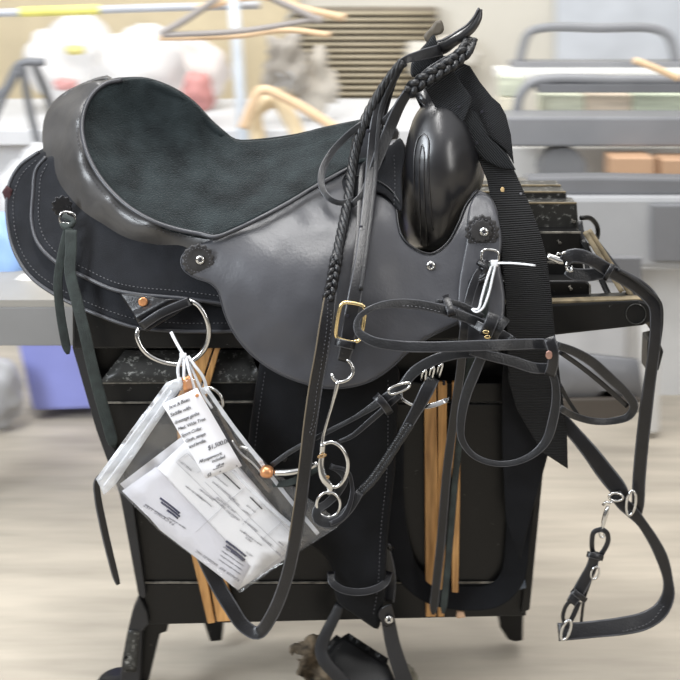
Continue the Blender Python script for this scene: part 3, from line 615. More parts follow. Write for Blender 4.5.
# far cheek of the bit
fc = MB(); fc.add(*tube_geo([(206, 387, -.075), (214, 389, -.078), (221, 396, -.08), (223, 405, -.08), (219, 411, -.08)], 1.7))
fc.add(*tube_geo([(240, 446, -.085), (251, 451, -.09), (259, 459, -.095), (264, 468, -.1)], 2)); fc.add(*tube_geo([(232, 440, -.085), (240, 452, -.09), (253, 463, -.095), (262, 473, -.1)], 1.3)); fc.build('far_shank', M['steel'], bit)
strap('rein_cord', [(219, 408, -.075), (223, 420, -.078), (231, 436, -.08), (242, 455, -.082), (256, 475, -.085), (270, 492, -.09)], 4, mat('tan_brown_cord', (.10, .08, .06), .7), br, .003)
tube('hanging_hook', [(276, 463, -.072), (283, 458, -.074), (287, 456, -.074), (284, 461, -.073)], 1.7, M['strap'], br)

# ================================================================== ZIP TIES
zt = empty('zip_tie', U(490, 290, -.13), 'white zip tie below the front rosette, its long tail sticking out right', 'zip tie')
sheet('head', R(491, 260, 498, 266.5), -.128, M['zip'], zt, .004, 2, False, 1, .001)
tube('loop', [(495, 263, -.126), (492, 280, -.128), (488, 296, -.13), (482, 309, -.13), (476, 312, -.126), (472, 309, -.122), (478, 309, -.128), (482, 296, -.128), (487, 279, -.126), (493, 264, -.124)], 1.1, M['zip'], zt, True, 2)
strap('tail', [(497, 263, -.127), (510, 263, -.128), (523, 264, -.128), (535.5, 265.5, -.128)], 2.0, M['zip'], zt, .001)
zb = empty('zip_tie', U(183, 360, -.08), 'white plastic zip ties around the silver ring holding the price tag and plastic bag', 'zip tie')
tube('tie_loop', [(171, 332, -.075), (176, 342, -.08), (183, 354, -.085), (189, 364, -.084), (191, 372, -.08)], 1.6, M['zip'], zb)
sheet('head', R(179.5, 353, 186.5, 358.5), -.09, M['zip'], zb, .004, 2, False, 1, .001)
tube('tie_loop', [(182, 356, -.088), (178, 368, -.09), (179, 380, -.091), (181, 390, -.092)], 1.6, M['zip'], zb)
tube('tie_loop', [(184, 357, -.087), (184, 372, -.092), (184, 388, -.093)], 1.5, M['zip'], zb)
tube('tie_loop', [(186, 356, -.087), (189, 370, -.093), (193, 384, -.096), (196, 394, -.098)], 1.5, M['zip'], zb)
tube('tie_loop', [(188, 356, -.085), (195, 366, -.088), (203, 377, -.086), (206, 388, -.084), (203, 394, -.084)], 1.6, M['zip'], zb)
tube('tie_loop', [(189, 362, -.085), (196, 378, -.086), (204, 396, -.086), (212, 408, -.085)], 1.4, M['zip'], zb)
sheet('head', [(201, 388), (208, 386), (210, 392), (204, 395)], -.088, M['zip'], zb, .004, 2, False, 1, .001)

# ================================================================== PLASTIC BAG, PAPERS, TAG
bag = empty('plastic_bag', U(200, 480, -.1), 'clear zip-top plastic bag holding folded papers, tied below the saddle ring', 'bag')
bo = [(102, 480), (172, 384), (192, 378), (204, 384), (220, 408), (245, 440), (268, 465), (300, 492), (338, 520), (338, 527), (299, 552), (240, 593), (225, 580), (160, 532), (122, 494)]
wav = lambda x, y: .003*sin(x*.07+y*.04)+.0025*sin(x*.02-y*.13)
sheet('front_film', bo, lambda x, y: -.098+wav(x, y), M['film'], bag, .0003, 7, False)
sheet('back_film', bo, lambda x, y: -.082+wav(y, x), M['film'], bag, .0003, 7, False)
sheet('zip_closure', [(96, 479), (103, 469), (166, 383), (181, 377), (183, 385), (116, 484), (104, 495)], lambda x, y: -.1+wav(x, y), M['filmzip'], bag, .001, 5, False)
tube('zip_track', [(104, 486, -.1035), (140, 437, -.1035), (172, 391, -.1035)], 1.2, M['filmzip'], bag)
tube('zip_track', [(99, 480, -.1035), (136, 430, -.1035), (168, 387, -.1035)], 1.0, M['filmzip'], bag)
for q in ([(222, 412), (255, 455), (290, 500), (318, 534)], [(232, 470), (262, 500), (294, 528)], [(206, 388), (240, 436), (262, 463)]):
    strap('film_crease', [(x, y, -.1) for x, y in q], 4, M['filmzip'], bag, .0006)
p1 = sheet('folded_paper', [(120, 484), (188, 432), (206, 428), (302, 540), (294, 553), (238, 590), (160, 530), (131, 496)], -.087, M['paper_grey'], None, .0008, 12, False, label='printed sheet folded behind the packing list inside the plastic bag', cat='paper')
p2 = sheet('folded_paper', [(122, 491), (158, 467), (186, 441), (205, 430), (301, 541), (239, 589), (200, 560), (160, 528)], -.090, M['paper'], None, .0008, 12, False, label='white packing list paper with blacked-out lines, upper sheet inside the plastic bag', cat='paper')
YP = -.0912
sheet('pocket_flap', [(122, 491), (156, 467), (250, 566), (239, 589), (200, 560), (160, 528)], -.0909, mat('pale_lilac_paper', (.64, .64, .69), .8), p2, .0002, 12, False)
text('PACKING LIST', 175, 523.5, 217.5, 3.5, YP, M['inkgrey'], p2, ls=1.25)
text('order number and date', 169, 519, 217, 2.2, YP, M['inkgrey'], p2)
text('ship to  customer', 186, 528, 217, 2.2, YP, M['inkgrey'], p2)
text('READER REF  SADDLES INC', 240, 580, 219.5, 3.0, YP, M['inkgrey'], p2, ls=1.12)
for i in range(4): text('customer delivery address', 241+i*1.5, 574-i*4.2, 219, 1.9, YP, M['inkgrey'], p2)
text('sold to', 253, 556, 219, 2.2, YP, M['inkgrey'], p2)
text('method  shipped  terms', 262, 545, 219, 2.1, YP, M['inkgrey'], p2)
mbk = MB()
for (x, y, l) in ((160, 498, 25), (161, 502, 24), (167, 510, 14), (226, 541, 25), (226, 545.5, 24), (231, 551, 16)):
    a = math.radians(38)
    mbk.add(*strap_geo([(x, y, YP-.0003), (x+l*.5*cos(a)+.3, y+l*.5*sin(a)-.2, YP-.0003), (x+l*cos(a), y+l*sin(a), YP-.0003)], 2.1, .0003))
mbk.build('blacked_out_lines', M['inkblue'], p2)
ln = MB()
for q in (((176, 462), (187, 453)), ((176, 462), (233, 518)), ((187, 453), (204, 470)), ((197, 473), (213, 463)), ((215, 484), (294, 560)), ((224, 505), (247, 486)), ((247, 487), (302, 545)), ((242, 525), (262, 504)), ((262, 540), (282, 521)), ((278, 555), (296, 536)), ((205, 482), (292, 568)), ((224, 506), (196, 532))):
    ln.add(*strap_geo([(q[0][0], q[0][1], YP), (q[1][0], q[1][1], YP)], .35, .0002))
ln.build('printed_rules', mat('pale_print', (.4, .4, .43), .8), p2)
for i, (s, x, y) in enumerate((('PAGE 1 OF 1', 192, 470), ('Date and order', 214, 500), ('SHIP VIA GROUND', 236, 512), ('CATALOG', 240, 505), ('item description of goods', 236, 500), ('ordered by customer', 228, 486), ('item code', 256, 512), ('shipped', 250, 515), ('SADDLE PAD', 240, 520), ('ORDERED BY', 258, 531), ('PRICE', 252, 541), ('SUBTOTAL', 272, 545), ('TOTAL', 283, 556), ('qty', 247, 534), ('freight charge', 226, 508), ('notes and terms', 212, 506), ('thank you for order', 204, 500), ('remit', 284, 545))):
    text(s, x, y, 223, 2.2, YP, M['inkgrey'], p2)
mb = MB()
for q in (((222, 472), (240, 489)), ((250, 497), (262, 509))): mb.add(*strap_geo([(q[0][0], q[0][1], YP-.0002), (q[1][0], q[1][1], YP-.0002)], 1.3, .0002))
mb.build('bold_line', M['ink'], p2)
tag = sheet('price_tag', [(162, 404), (197, 388), (242, 466), (206, 479)], -.106, M['tagpaper'], None, .0006, 12, False, label='white handwritten card price tag reading 1500 hanging on a zip tie', cat='tag')
sheet('tag_hole', disc_out(197, 395.5, 1.9, 10), -.1068, M['copper'], tag, .0004, 1, False)
sheet('hole_backing', [(181, 378), (190, 376), (193, 390), (184, 393)], -.1, M['copper'], tag, .0006, 4, False, label='copper coloured scrap behind the tag')
TA = -23
for s, x, y, h in (('Jane & Beau', 167, 409, 4.6), ('Saddle with', 168.5, 417, 4.7), ('dressage girths', 172.5, 424.5, 4.5), ('Med. Wide Tree.', 176, 431, 4.3), ('Sport Collar', 179.5, 437.5, 4.3),
                   ('Girth, straps', 183.5, 443, 4.3), ('and bridle.', 187, 448.5, 4.4), ('$1,500.00', 206, 450.5, 5.8), ('All paperwork', 197, 463.5, 4.2), ('included', 210, 463, 4.2), ('call us', 214, 467.5, 3.6), ('the tack store', 211, 470.5, 2.0), ('sale', 217, 472.5, 1.6), ('63', 205.5, 477, 4.2), ('^', 234, 468.5, 4)):
    text(s, x+2, y, TA, h*.86, -.1068, M['ink'], tag, 'handwriting', .35, .9)
for (par, nm, _), (mb_, mm_) in TXT.items(): mb_.build(nm, mm_, par, False)
# loose strap end beside the bag
ls = strap('strap_end', [(112, 468, -.075, 4), (104, 474, -.075, 5), (97, 481, -.075, 6), (97.5, 496, -.076, 7), (103, 525, -.078, 7.5), (110, 555, -.078, 7), (116, 578, -.078, 6), (118, 584, -.078, 4)], 7, M['strap'], None, .004, twist=.35,
           label='thin black strap end hanging free at the left corner of the plastic bag', cat='strap')

# ================================================================== BREAST COLLAR
bc = empty('breast_collar', U(640, 400, -.05), 'black leather breast collar draped over the right end of the rack rail', 'breast collar')
sn = MB().add(*tube_geo([(547, 256, -.05, 3.2), (553, 258, -.052, 3.4), (560, 261, -.054, 3.6), (566, 262, -.055, 2)], 3)); sn.add(*tube_geo([(562, 255, -.056), (558, 253, -.056), (556, 256, -.056)], 1)); sn.build('snap', M['steel'], bc)
tube('ring', [(561, 254, -.058), (567, 252, -.058), (569, 258, -.058), (566, 266, -.06), (567, 270, -.06), (572, 271, -.06), (571, 266, -.058)], 1.4, M['steel'], bc)
strap('billet_loop', [(566, 270, -.05, 9), (574, 274, -.05, 12), (588, 275, -.048, 13), (603, 273, -.046, 12), (614, 273, -.045, 11)], 12, M['strap_soft'], bc, .003)
strap('shoulder_strap', [(564, 262, -.055, 12), (570, 256, -.06, 14), (581, 256, -.062, 14), (594, 261, -.06, 13), (608, 270, -.056, 13), (622, 277, -.05, 14), (636, 285, -.046, 15), (648, 295, -.044, 15), (655, 306, -.046, 13), (656, 325, -.048, 12), (654, 350, -.048, 12), (650, 380, -.046, 12), (646, 410, -.044, 13), (642, 445, -.042, 13), (639, 480, -.04, 13), (638, 505, -.04, 12), (637, 517, -.04, 8)], 12, M['strap'], bc, .005, step=5)
strap('keeper', [(613, 265, -.062), (609, 272, -.066), (605, 279, -.060)], 5, M['strap'], bc, .004)
strap('strap_layer', [(618, 270, -.058, 3), (634, 279, -.054, 3), (648, 290, -.052, 3), (660, 302, -.05, 3), (662, 320, -.05, 3), (659, 350, -.05, 2)], 3, M['strap_soft'], bc, .004)
strap('lower_strap', [(561, 418, -.02, 13), (574, 433, -.025, 14), (590, 452, -.03, 16), (605, 472, -.034, 18), (618, 488, -.038, 17), (626, 498, -.04, 10)], 16, M['strap'], bc, .005)
strap('collar_strap', [(600, 0, 0)] and [(615, 494, -.044, 12), (622, 503, -.046, 13), (631, 511, -.046, 13), (641, 522, -.046, 10), (653, 540, -.046, 11), (662, 558, -.046, 12), (668, 580, -.048, 10), (668, 596, -.052, 13, .0), (660, 611, -.056, 16), (644, 621, -.06, 18), (622, 626, -.064, 18), (596, 629, -.066, 17), (575, 631, -.066, 17), (558, 632, -.064, 18)], 12, M['strap'], bc, .006, step=4)
stitch([(664, 606), (650, 622), (628, 630), (600, 634), (570, 636)], lambda x, y: -.068, M['thread'], bc, off=.002, r=.35)
ring('collar_ring', 631, 503, 4.5, 12.5, -.052, 1.5, M['steel'], bc, rot=.15)
ring('collar_ring', 616, 497, 7, 4, -.05, 1.3, M['steel'], bc, rot=.1)
ring('end_ring', 566, 630, 4, 10.5, -.078, 1.6, M['steel'], bc, rot=.35)
sn = MB().add(*tube_geo([(608, 506, -.052, 1.4), (606, 513, -.053, 2.6), (604, 520, -.054, 2.4), (603, 526, -.055, 1.8), (602, 532, -.055, 1.4)], 2)); sn.add(*tube_geo([(603, 505, -.052), (606, 502, -.053), (610, 503, -.053), (613, 501, -.052)], 1.5)); sn.add(*tube_geo(ring_pts(602, 533, 2.5, 4.5, -.056), 1.1, True)); sn.build('hanging_snap', M['steel'], bc)
strap('snap_loop', [(602, 529, -.056, 5), (594, 532, -.056, 5), (592, 541, -.056, 5), (593, 552, -.056, 5), (597, 559, -.057, 6), (604, 550, -.056, 5), (608, 541, -.056, 5), (607, 533, -.056, 5), (602, 529, -.056, 5)], 5, M['strap'], bc, .004, step=2)
strap('billet_strap', [(595, 552, -.058, 10), (592, 566, -.058, 11), (585, 580, -.058, 12), (577, 594, -.06, 12), (571, 603, -.062, 10)], 11, M['strap'], bc, .005)
strap('keeper', [(587, 554, -.061), (595, 556, -.064), (602, 558, -.061)], 6, M['strap'], bc, .005)
strap('keeper', [(572, 590, -.062), (578, 595, -.066), (585, 600, -.062)], 6, M['strap'], bc, .005)
ring('roller_buckle', 595, 573, 4, 6.5, -.064, 1.1, M['steel'], bc, rot=.3)
strap('end_loop', [(573, 598, -.06, 4), (566, 606, -.06, 4), (563, 618, -.062, 4), (567, 626, -.064, 4), (574, 614, -.064, 5), (579, 602, -.062, 5)], 4, M['strap'], bc, .004, step=2)
strap('strap_tail', [(590, 580, -.055, 4), (584, 600, -.056, 3), (581, 624, -.058, 3)], 4, M['strap'], bc, .004)

# ================================================================== RACK
rack = empty('saddle_rack', (0, .1, FLOOR), 'black painted wooden saddle rack cabinet with orange pine slats on its front', 'rack')
YR = -.012
prism('front_rail', [(72, 305), (250, 303), (450, 303), (553, 304), (640, 300), (650, 303), (656, 313), (652, 322), (643, 326), (553, 336), (450, 340), (250, 349), (72, 349)], YR, .035, M['black_rail'], rack, .003)
prism('rail_top_edge', [(500, 303.2), (642, 299), (645, 301), (500, 305)], YR+.002, .014, M['edge'], rack, 0)
ring('rail_disc', 636, 314, 10, 10, YR-.001, .5, M['scuffed'], rack)
prism('upper_panel', [(76, 347), (550, 338), (553, 382), (86, 382)], .03, .02, M['black_wood'], rack, .001)
sheet('sloped_board', [(125, 350), (250, 350), (262, 382), (100, 382)], lambda x, y: .02-.0007*(y-350), M['scuffed'], rack, .01, 10, False)
prism('ledge_board', [(84, 383), (552, 383), (551, 402), (90, 402)], .003, .04, M['black_wood'], rack, .0015)
prism('worn_lit_edge', [(100, 382.4), (262, 381.4), (262, 382.8), (100, 384)], .0, .003, M['worn_lit_line'], rack, 0)  # pale strips paint the highlight along the worn board edges
prism('worn_lit_edge', [(105, 402.5), (262, 401.5), (262, 402.7), (105, 403.8)], .0, .003, M['worn_lit_line'], rack, 0)
prism('worn_lit_edge', [(145, 582.6), (528, 582.4), (528, 583.6), (145, 583.8)], .006, .003, M['worn_lit_line'], rack, 0)
door = prism('front_panel', [(92, 404), (551, 404), (546, 440), (529, 583), (141, 583), (120, 494)], .01, .03, M['black_wood'], rack, .0015)
prism('bottom_board', [(141, 584), (529, 584), (526, 616), (390, 619), (147, 625), (146, 610)], .008, .035, M['black_wood'], rack, .0015)
prism('left_post', [(72, 347), (84, 347), (108, 430), (132, 497), (146, 596), (143, 599), (138, 594), (120, 496), (96, 430)], .0, .02, M['grey_post'], rack, .001)
prism('right_post', [(538, 455), (545, 455), (530, 610), (521, 614)], .0, .03, M['black_wood'], rack, .002)
sheet('worn_patch', [(518, 582), (525, 580), (526, 588), (519, 590)], -.001, mat('grey_blue_metal', (.12, .15, .2), .5, .3), rack, .002, 3, False)
# legs
prism('leg', [(139, 596), (147, 612), (149, 624), (142, 632), (139, 690), (119, 690), (122, 660), (127, 633), (132, 612)], .0, .02, M['grey_post'], rack, .002)
prism('leg', [(147, 621), (168, 621), (167, 632), (160, 634), (147, 688), (138, 690), (140, 640)], .02, .02, M['black_wood'], rack, .002)
sheet('scratched_face', [(128, 630), (139, 631), (138, 655), (136, 672), (124, 672), (126, 650)], -.0012, M['scuffed'], rack, .001, 4, False)
prism('rear_leg', [(498, 607), (524, 600), (523, 641), (515, 642), (508, 640), (500, 628)], .14, .03, M['black_wood'], rack, .002)
prism('rear_leg', [(198, 607), (224, 600), (222, 641), (210, 642)], .14, .03, M['black_wood'], rack, .002)
# foot disc
ft = MB()
c = UZ(121, 686, FLOOR+.03)
prof = [(0, .012), (.031, .011), (.034, .006), (.034, 0), (0, 0)]
Vv = []; Ff = []
for i in range(32):
    a = 2*pi*i/32
    for r_, h_ in prof: Vv.append(Vector((c.x+r_*cos(a), c.y+.0+r_*sin(a), FLOOR+.028+h_)))
for i in range(32):
    for j in range(4):
        k = (i+1) % 32; Ff.append([i*5+j, k*5+j, k*5+j+1, i*5+j+1])
ft.add(Vv, Ff); ft.build('foot_disc', M['black_rail'], rack)
# side boards closing the cabinet and the barrel of slats on top
prism('back_panel', [(150, 360), (520, 360), (512, 560), (160, 560)], .19, .015, M['black_wood'], rack, .001)
Vs = []
def sideboard(n, px0, px1, x0, x1):
    a, b2 = U(px0, 345, .03), U(px1, 583, .03)
    V = [a, Vector((a.x, .2, a.z)), Vector((b2.x, .2, b2.z)), b2]; w = Vector((x0, 0, 0))
    V = V+[v+w for v in V]
    return link(n, V, [[0, 1, 2, 3], [7, 6, 5, 4], [0, 4, 5, 1], [1, 5, 6, 2], [2, 6, 7, 3], [3, 7, 4, 0]], M['black_wood'], rack, False)
sideboard('side_panel', 80, 143, .012, 0); sideboard('side_panel', 551, 529, -.012, 0)
steps = [(186, 192, 561, .165), (192.5, 203, 566, .13), (203.5, 232, 577, .10), (233, 262, 581, .07), (263, 279, 583, .05)]
for i, (a, c_, xr, Y) in enumerate(steps):
    lx = 415
    prism('ridge_slat', [(lx, a), (xr, a), (xr+2, c_), (lx, c_)], Y, .035, M['scuffed'] if i < 3 else M['black_rail'], rack, .0015)
    prism('slat_edge', [(lx, a-.8), (xr, a-.8), (xr, a+.6), (lx, a+.6)], Y-.0005, .004, M['edge'] if i < 3 else M['worn_lit_line'], rack, 0)
pl = prism('side_slat', [(420, 281), (587, 281), (590, 284), (590, 295), (586, 298), (420, 300)], .02, .03, M['black_rail'], rack, .003)
tube('side_edge', [(x, y, .018) for x, y in [(440, 299), (585, 298.5), (590, 294), (590, 284)]], .7, M['worn_lit_line'], rack)
for x, y, Y in ((560, 243, .068), (574, 222, .098), (571, 289, .018)): screw(rack, x, y, 1.6, Y, 'worn_lit_line')
# end hoop and struts
tube('end_hoop', [(581, 218, .08), (590, 218, .09), (597, 226, .10), (597, 238, .10), (590, 244, .09)], 2.4, M['black_rail'], rack)
strap('end_plate', [(580, 222, .09), (583, 240, .08), (586, 258, .07), (588, 272, .06)], 5, M['grey_post'], rack, .01)
for k, (x0, y0, x1, y1, mm) in enumerate(((585, 232, 622, 292, 'edge'), (589, 230, 632, 297, 'edge'), (593, 238, 640, 299, 'grey_post'), (583, 240, 610, 298, 'black_rail'))):
    strap('end_strut', [(x0, y0, .04+.01*k), ((x0+x1)/2, (y0+y1)/2, .02+.01*k), (x1, y1, .005+.006*k)], 5 if k < 2 else 6, M[mm], rack, .008)
prism('rail_end_block', [(640, 289), (655, 291), (660, 312), (656, 333), (650, 330), (650, 300)], .015, .03, M['edge'], rack, .002)
prism('rail_block', [(648, 340), (658, 338), (664, 352), (659, 371), (647, 372)], -.005, .03, M['black_rail'], rack, .002)
# pine slats on the front
for q in ([(424, 380), (436, 380), (438, 500), (436, 617), (426, 617), (425, 500)], [(438, 382), (447, 382), (446, 500), (444, 617), (438, 617)], [(452, 382), (461, 382), (460, 500), (458, 600), (452, 600)],
          [(203, 345), (214, 345), (196, 400), (196, 480), (203, 560), (215, 623), (208, 624), (188, 540), (178, 450), (176, 400)], [(216, 345), (221, 345), (206, 400), (206, 480), (226, 580), (237, 621), (217, 622), (206, 560), (198, 480), (197, 402)]):
    prism('pine_slat', q, -.002 if q[0][1] > 350 else -.006, .006, M['pine'], rack, .001)
screw(rack, 444, 384, 1.6, -.004, 'ink')
sheet('pale_splinter', [(457, 611), (464, 612), (465, 618), (457, 618)], -.003, mat('raw_wood', (.75, .5, .33), .8), rack, .004, 3, False, jag=.6)
# made-up ragged clump and scrap by the stirrup, standing for cutout leftovers
cl = MB()
cl.add(*sheet_geo([(289, 649), (296, 646), (303, 648), (300, 641), (308, 636), (318, 634), (330, 640), (360, 660), (372, 672), (376, 692), (290, 694), (306, 684), (300, 672), (298, 660), (304, 655), (292, 654)], lambda x, y: .02+.006*sin(x*.19+y*.11)+.003*sin(y*.43-x*.2), .006, 3.2, False, 0, 0, None, 1.8))
cl.build('residue_clump', M['mottled'], None, label='ragged brown made-up clump on the ground behind the hanging stirrup', cat='debris')
sheet('residue_scrap', [(404, 668), (410, 669), (415, 673), (418, 680), (417, 690), (404, 694)], lambda x, y: .02, mat('mottled_grey_brown', (.14, .13, .1), .9, bump=(100, 1), var=.6, vscale=60), None, .01, 3, False, jag=1.0, label='small grey-brown made-up scrap beside the right side of the stirrup', cat='debris')

# ================================================================== SETTING + BACKGROUND
def srgb(h): return tuple(((int(h[i:i+2], 16)/255+.055)/1.055)**2.4 if int(h[i:i+2], 16) > 10 else int(h[i:i+2], 16)/3294.6 for i in (0, 2, 4))
fm = mat('polished_concrete', srgb('9f978a'), .5, var=.04, vscale=4, stretch=(.8, 5, 1), col2=srgb('b7ae9f'), vdetail=8, bump=(30, .05))
fl = link('floor', [(-6, -2, FLOOR), (6, -2, FLOOR), (6, 3.2, FLOOR), (-6, 3.2, FLOOR)], [[0, 1, 2, 3]], fm, None, False, kind='structure')
YW = 2.7
wl = link('wall_back', [(-6, YW, FLOOR), (6, YW, FLOOR), (6, YW, 3.2), (-6, YW, 3.2)], [[0, 1, 2, 3]], mat('cream_wall', srgb('d3cfc4'), .8, var=.06, vscale=3), None, False, kind='structure')
def bgm(name, hx, r=.5, **k): return mat(name, srgb(hx), r, **{'var': .08, 'vscale': 8, **k})
# left half of the wall is panelled in plywood
link('trim_1', *prism_geo(R(-60, -60, 300, 118), YW-.03, .02), bgm('tan_plywood', 'd3c4a4'), None, False, kind='structure')
# clothes rail
rail = empty('clothes_rail', (-.5, 1.6, FLOOR), 'grey metal clothes rail with yellow tape and a pale upright pole', 'clothes rail')
tube('crossbar', [(-40, 14, 1.6), (60, 11, 1.6), (150, 8, 1.6), (260, 5, 1.6)], 4, bgm('light_grey_metal', 'b9bcc2', .4), rail)
tube('yellow_tape', [(20, 12, 1.6, 5), (100, 9.5, 1.6, 5)], 5, bgm('yellow_tape', 'e6df7a'), rail)
pb = UZ(250, 330, FLOOR); 
mp_ = MB(); a = U(232, -20, 1.55); mp_.add(*sweep([(a, .027, .027, 0), (Vector((a.x+.015, 1.55, .8)), .027, .027, 0), (Vector((a.x+.03, 1.55, FLOOR)), .027, .027, 0)], CIRC)); mp_.build('pole', bgm('white_metal', 'ccd4dc', .4), rail)
# hangers
def hanger(pts, Y, col, label, r=3.2, bar=None):
    o = empty('coat_hanger', U(pts[0][0], pts[0][1], Y), label, 'coat hanger', 'wooden coat hangers on the clothes rail')
    tube('hanger_arm', [(x, y, Y) for x, y in pts], r, col, o)
    if bar: tube('hanger_bar', [(x, y, Y) for x, y in bar], r*.8, col, o)
    t = pts[len(pts)//2]
    tube('hook', [(t[0], t[1], Y), (t[0]+2, t[1]-12, Y), (t[0]+8, t[1]-20, Y), (t[0]+3, t[1]-27, Y)], 1.2, bgm('hook_metal', 'a0a0a0', .3), o)
    return o
hw = bgm('pale_orange_wood', 'e0c19c'); hg = bgm('grey_brown_wood', '99938f')
hanger([(160, 34), (185, 20), (212, 2), (240, -16), (280, 2), (322, 22)], 1.4, hg, 'grey-brown wooden hanger at top left of the pale pole', 3.6, [(162, 35), (240, 31), (322, 18)])
hanger([(158, 38), (235, 36), (285, 30), (330, 35)], 1.5, hw, 'pale orange wooden hanger just under the grey-brown one', 3.0)
hanger([(196, 8), (262, -4), (300, 8), (345, 18)], 1.55, hw, 'pale wooden hanger with its right arm ending near the louvred panel', 4)
hanger([(243, 128), (252, 105), (262, 90), (285, 98), (310, 112), (335, 128)], 1.3, hw, 'pale wooden hanger low behind the middle of the seat', 5)
hanger([(258, 140), (256, 112), (275, 100), (292, 122), (300, 140)], 1.35, bgm('cream_wood', 'ecd9b4'), 'cream wooden hanger hanging next to the pole behind the seat dip', 8)
# louvred panel
lv = empty('louvred_panel', U(360, 80, 2.62), 'beige louvred panel of thin horizontal slats behind the saddle horn', 'shutter')
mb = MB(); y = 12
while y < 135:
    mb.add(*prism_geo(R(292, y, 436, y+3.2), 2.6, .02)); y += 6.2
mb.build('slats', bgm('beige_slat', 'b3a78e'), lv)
prism('backing', R(290, 8, 438, 140), 2.62, .08, bgm('dark_beige', '8a8172'), lv, 0)  # backing in a darker beige than the slats
# items hanging near the louvres
def blob(name, cx, cy, rx, ry, Y, m, label, cat, group=None, seed=0, par=None, n=3, lump=.25, ncol=None):
    random.seed(seed); bm = bmesh.new(); bmesh.ops.create_icosphere(bm, subdivisions=4, radius=1)
    c = U(cx, cy, Y); s = PX(c); ph = [random.uniform(0, 6) for _ in range(6)]
    for v in bm.verts:
        p = v.co; k = 1+lump*(.5*sin(4*p.x+ph[0])*sin(3.5*p.z+ph[1])+.35*sin(7*p.z+ph[2]+2*p.x)*sin(6*p.y+ph[3])+.18*abs(sin(13*p.x+9*p.z+ph[4])))
        v.co = Vector((p.x*rx*s*k, p.y*min(rx, ry)*s*k*.7, p.z*ry*s*k))
    V = [v.co+c for v in bm.verts]; Fc = [[v.index for v in f.verts] for f in bm.faces]; bm.free()
    kw = dict(label=label, cat=cat)
    if group: kw['group'] = group
    return link(name, V, Fc, m, par, **kw)
wp = bgm('white_plastic_sheet', 'dad8d6', .5); 
bags = [blob('plastic_bag', 75, 62, 48, 44, 1.9, wp, 'white stuffed plastic bag under the yellow tape', 'bag', 'white bags on the back counter', 1)]
bags.append(blob('plastic_bag', 140, 75, 46, 46, 1.8, wp, 'white stuffed plastic bag above the cantle', 'bag', 'white bags on the back counter', 2))
bags.append(blob('plastic_bag', 190, 78, 36, 40, 1.95, bgm('white_pink_bag', 'dcd4d0', .5), 'white stuffed plastic bag with red print just left of the pale pole', 'bag', 'white bags on the back counter', 3))
blob('red_print', 198, 92, 16, 20, 1.7, bgm('soft_red', 'cf918c'), None, None, None, 4, bags[2])
blob('red_print', 66, 84, 12, 6, 1.7, bgm('pale_red', 'd9a09c'), None, None, None, 5, bags[0])
blob('yellow_print', 75, 50, 10, 5, 1.68, bgm('pale_yellow', 'e3d88a'), None, None, None, 6, bags[0])
blob('hanging_clothes', 285, 62, 20, 26, 1.7, bgm('grey_cloth', 'a9a39a'), 'grey crumpled garments hanging left of the louvred panel', 'clothes', None, 7, lump=.6)
blob('hanging_clothes', 318, 80, 16, 28, 1.75, bgm('pale_grey_cloth', 'bdb6aa'), 'pale grey garment hanging in front of the louvred panel', 'clothes', None, 8, lump=.6)
blob('crumpled_bundle', 440, 60, 36, 22, 2.6, bgm('pale_bundle', 'cfcabf'), 'pale crumpled bundle right of the louvred panel behind the horn', 'bundle', None, 9, lump=.4).name = 'crumpled_bundle'
# counter carrying the bags
ct = empty('counter', U(90, 150, 1.9), 'long pale grey counter behind the cantle', 'counter')
cz = U(120, 112, 1.9).z
def wbox(name, x0, x1, y0, y1, z0, z1, m, parent=None, **k):
    V = [(x0, y0, z0), (x1, y0, z0), (x1, y1, z0), (x0, y1, z0), (x0, y0, z1), (x1, y0, z1), (x1, y1, z1), (x0, y1, z1)]
    o = link(name, V, [[0, 3, 2, 1], [4, 5, 6, 7], [0, 1, 5, 4], [1, 2, 6, 5], [2, 3, 7, 6], [3, 0, 4, 7]], m, parent, False, **k); return bevel(o, .004)
wbox('worktop', -1.9, .35, 1.62, 2.15, cz-.04, cz, bgm('pale_grey_top', 'cfd0d2'), ct)
wbox('counter_front', -1.85, .3, 1.68, 2.1, FLOOR, cz-.04, bgm('pale_grey_panel', 'c9cacc'), ct)
# dark trestle
tr = empty('trestle', U(25, 120, 1.3), 'dark grey folding trestle at the left edge behind the saddle', 'trestle')
dg = bgm('dark_grey_metal', '6d6f73', .5)
tube('top_bar', [(-30, 100, 1.3), (2, 92, 1.3), (20, 64, 1.3), (45, 62, 1.3)], 4, dg, tr)
tube('leg', [(22, 66, 1.3), (30, 110, 1.32), (42, 160, 1.34), (52, 215, 1.36)], 4, dg, tr)
tube('leg', [(34, 62, 1.35), (52, 110, 1.38), (66, 170, 1.42), (80, 230, 1.46)], 4, dg, tr)
tube('leg', [(18, 70, 1.3), (2, 100, 1.3), (-18, 150, 1.3), (-30, 200, 1.3)], 4, dg, tr)
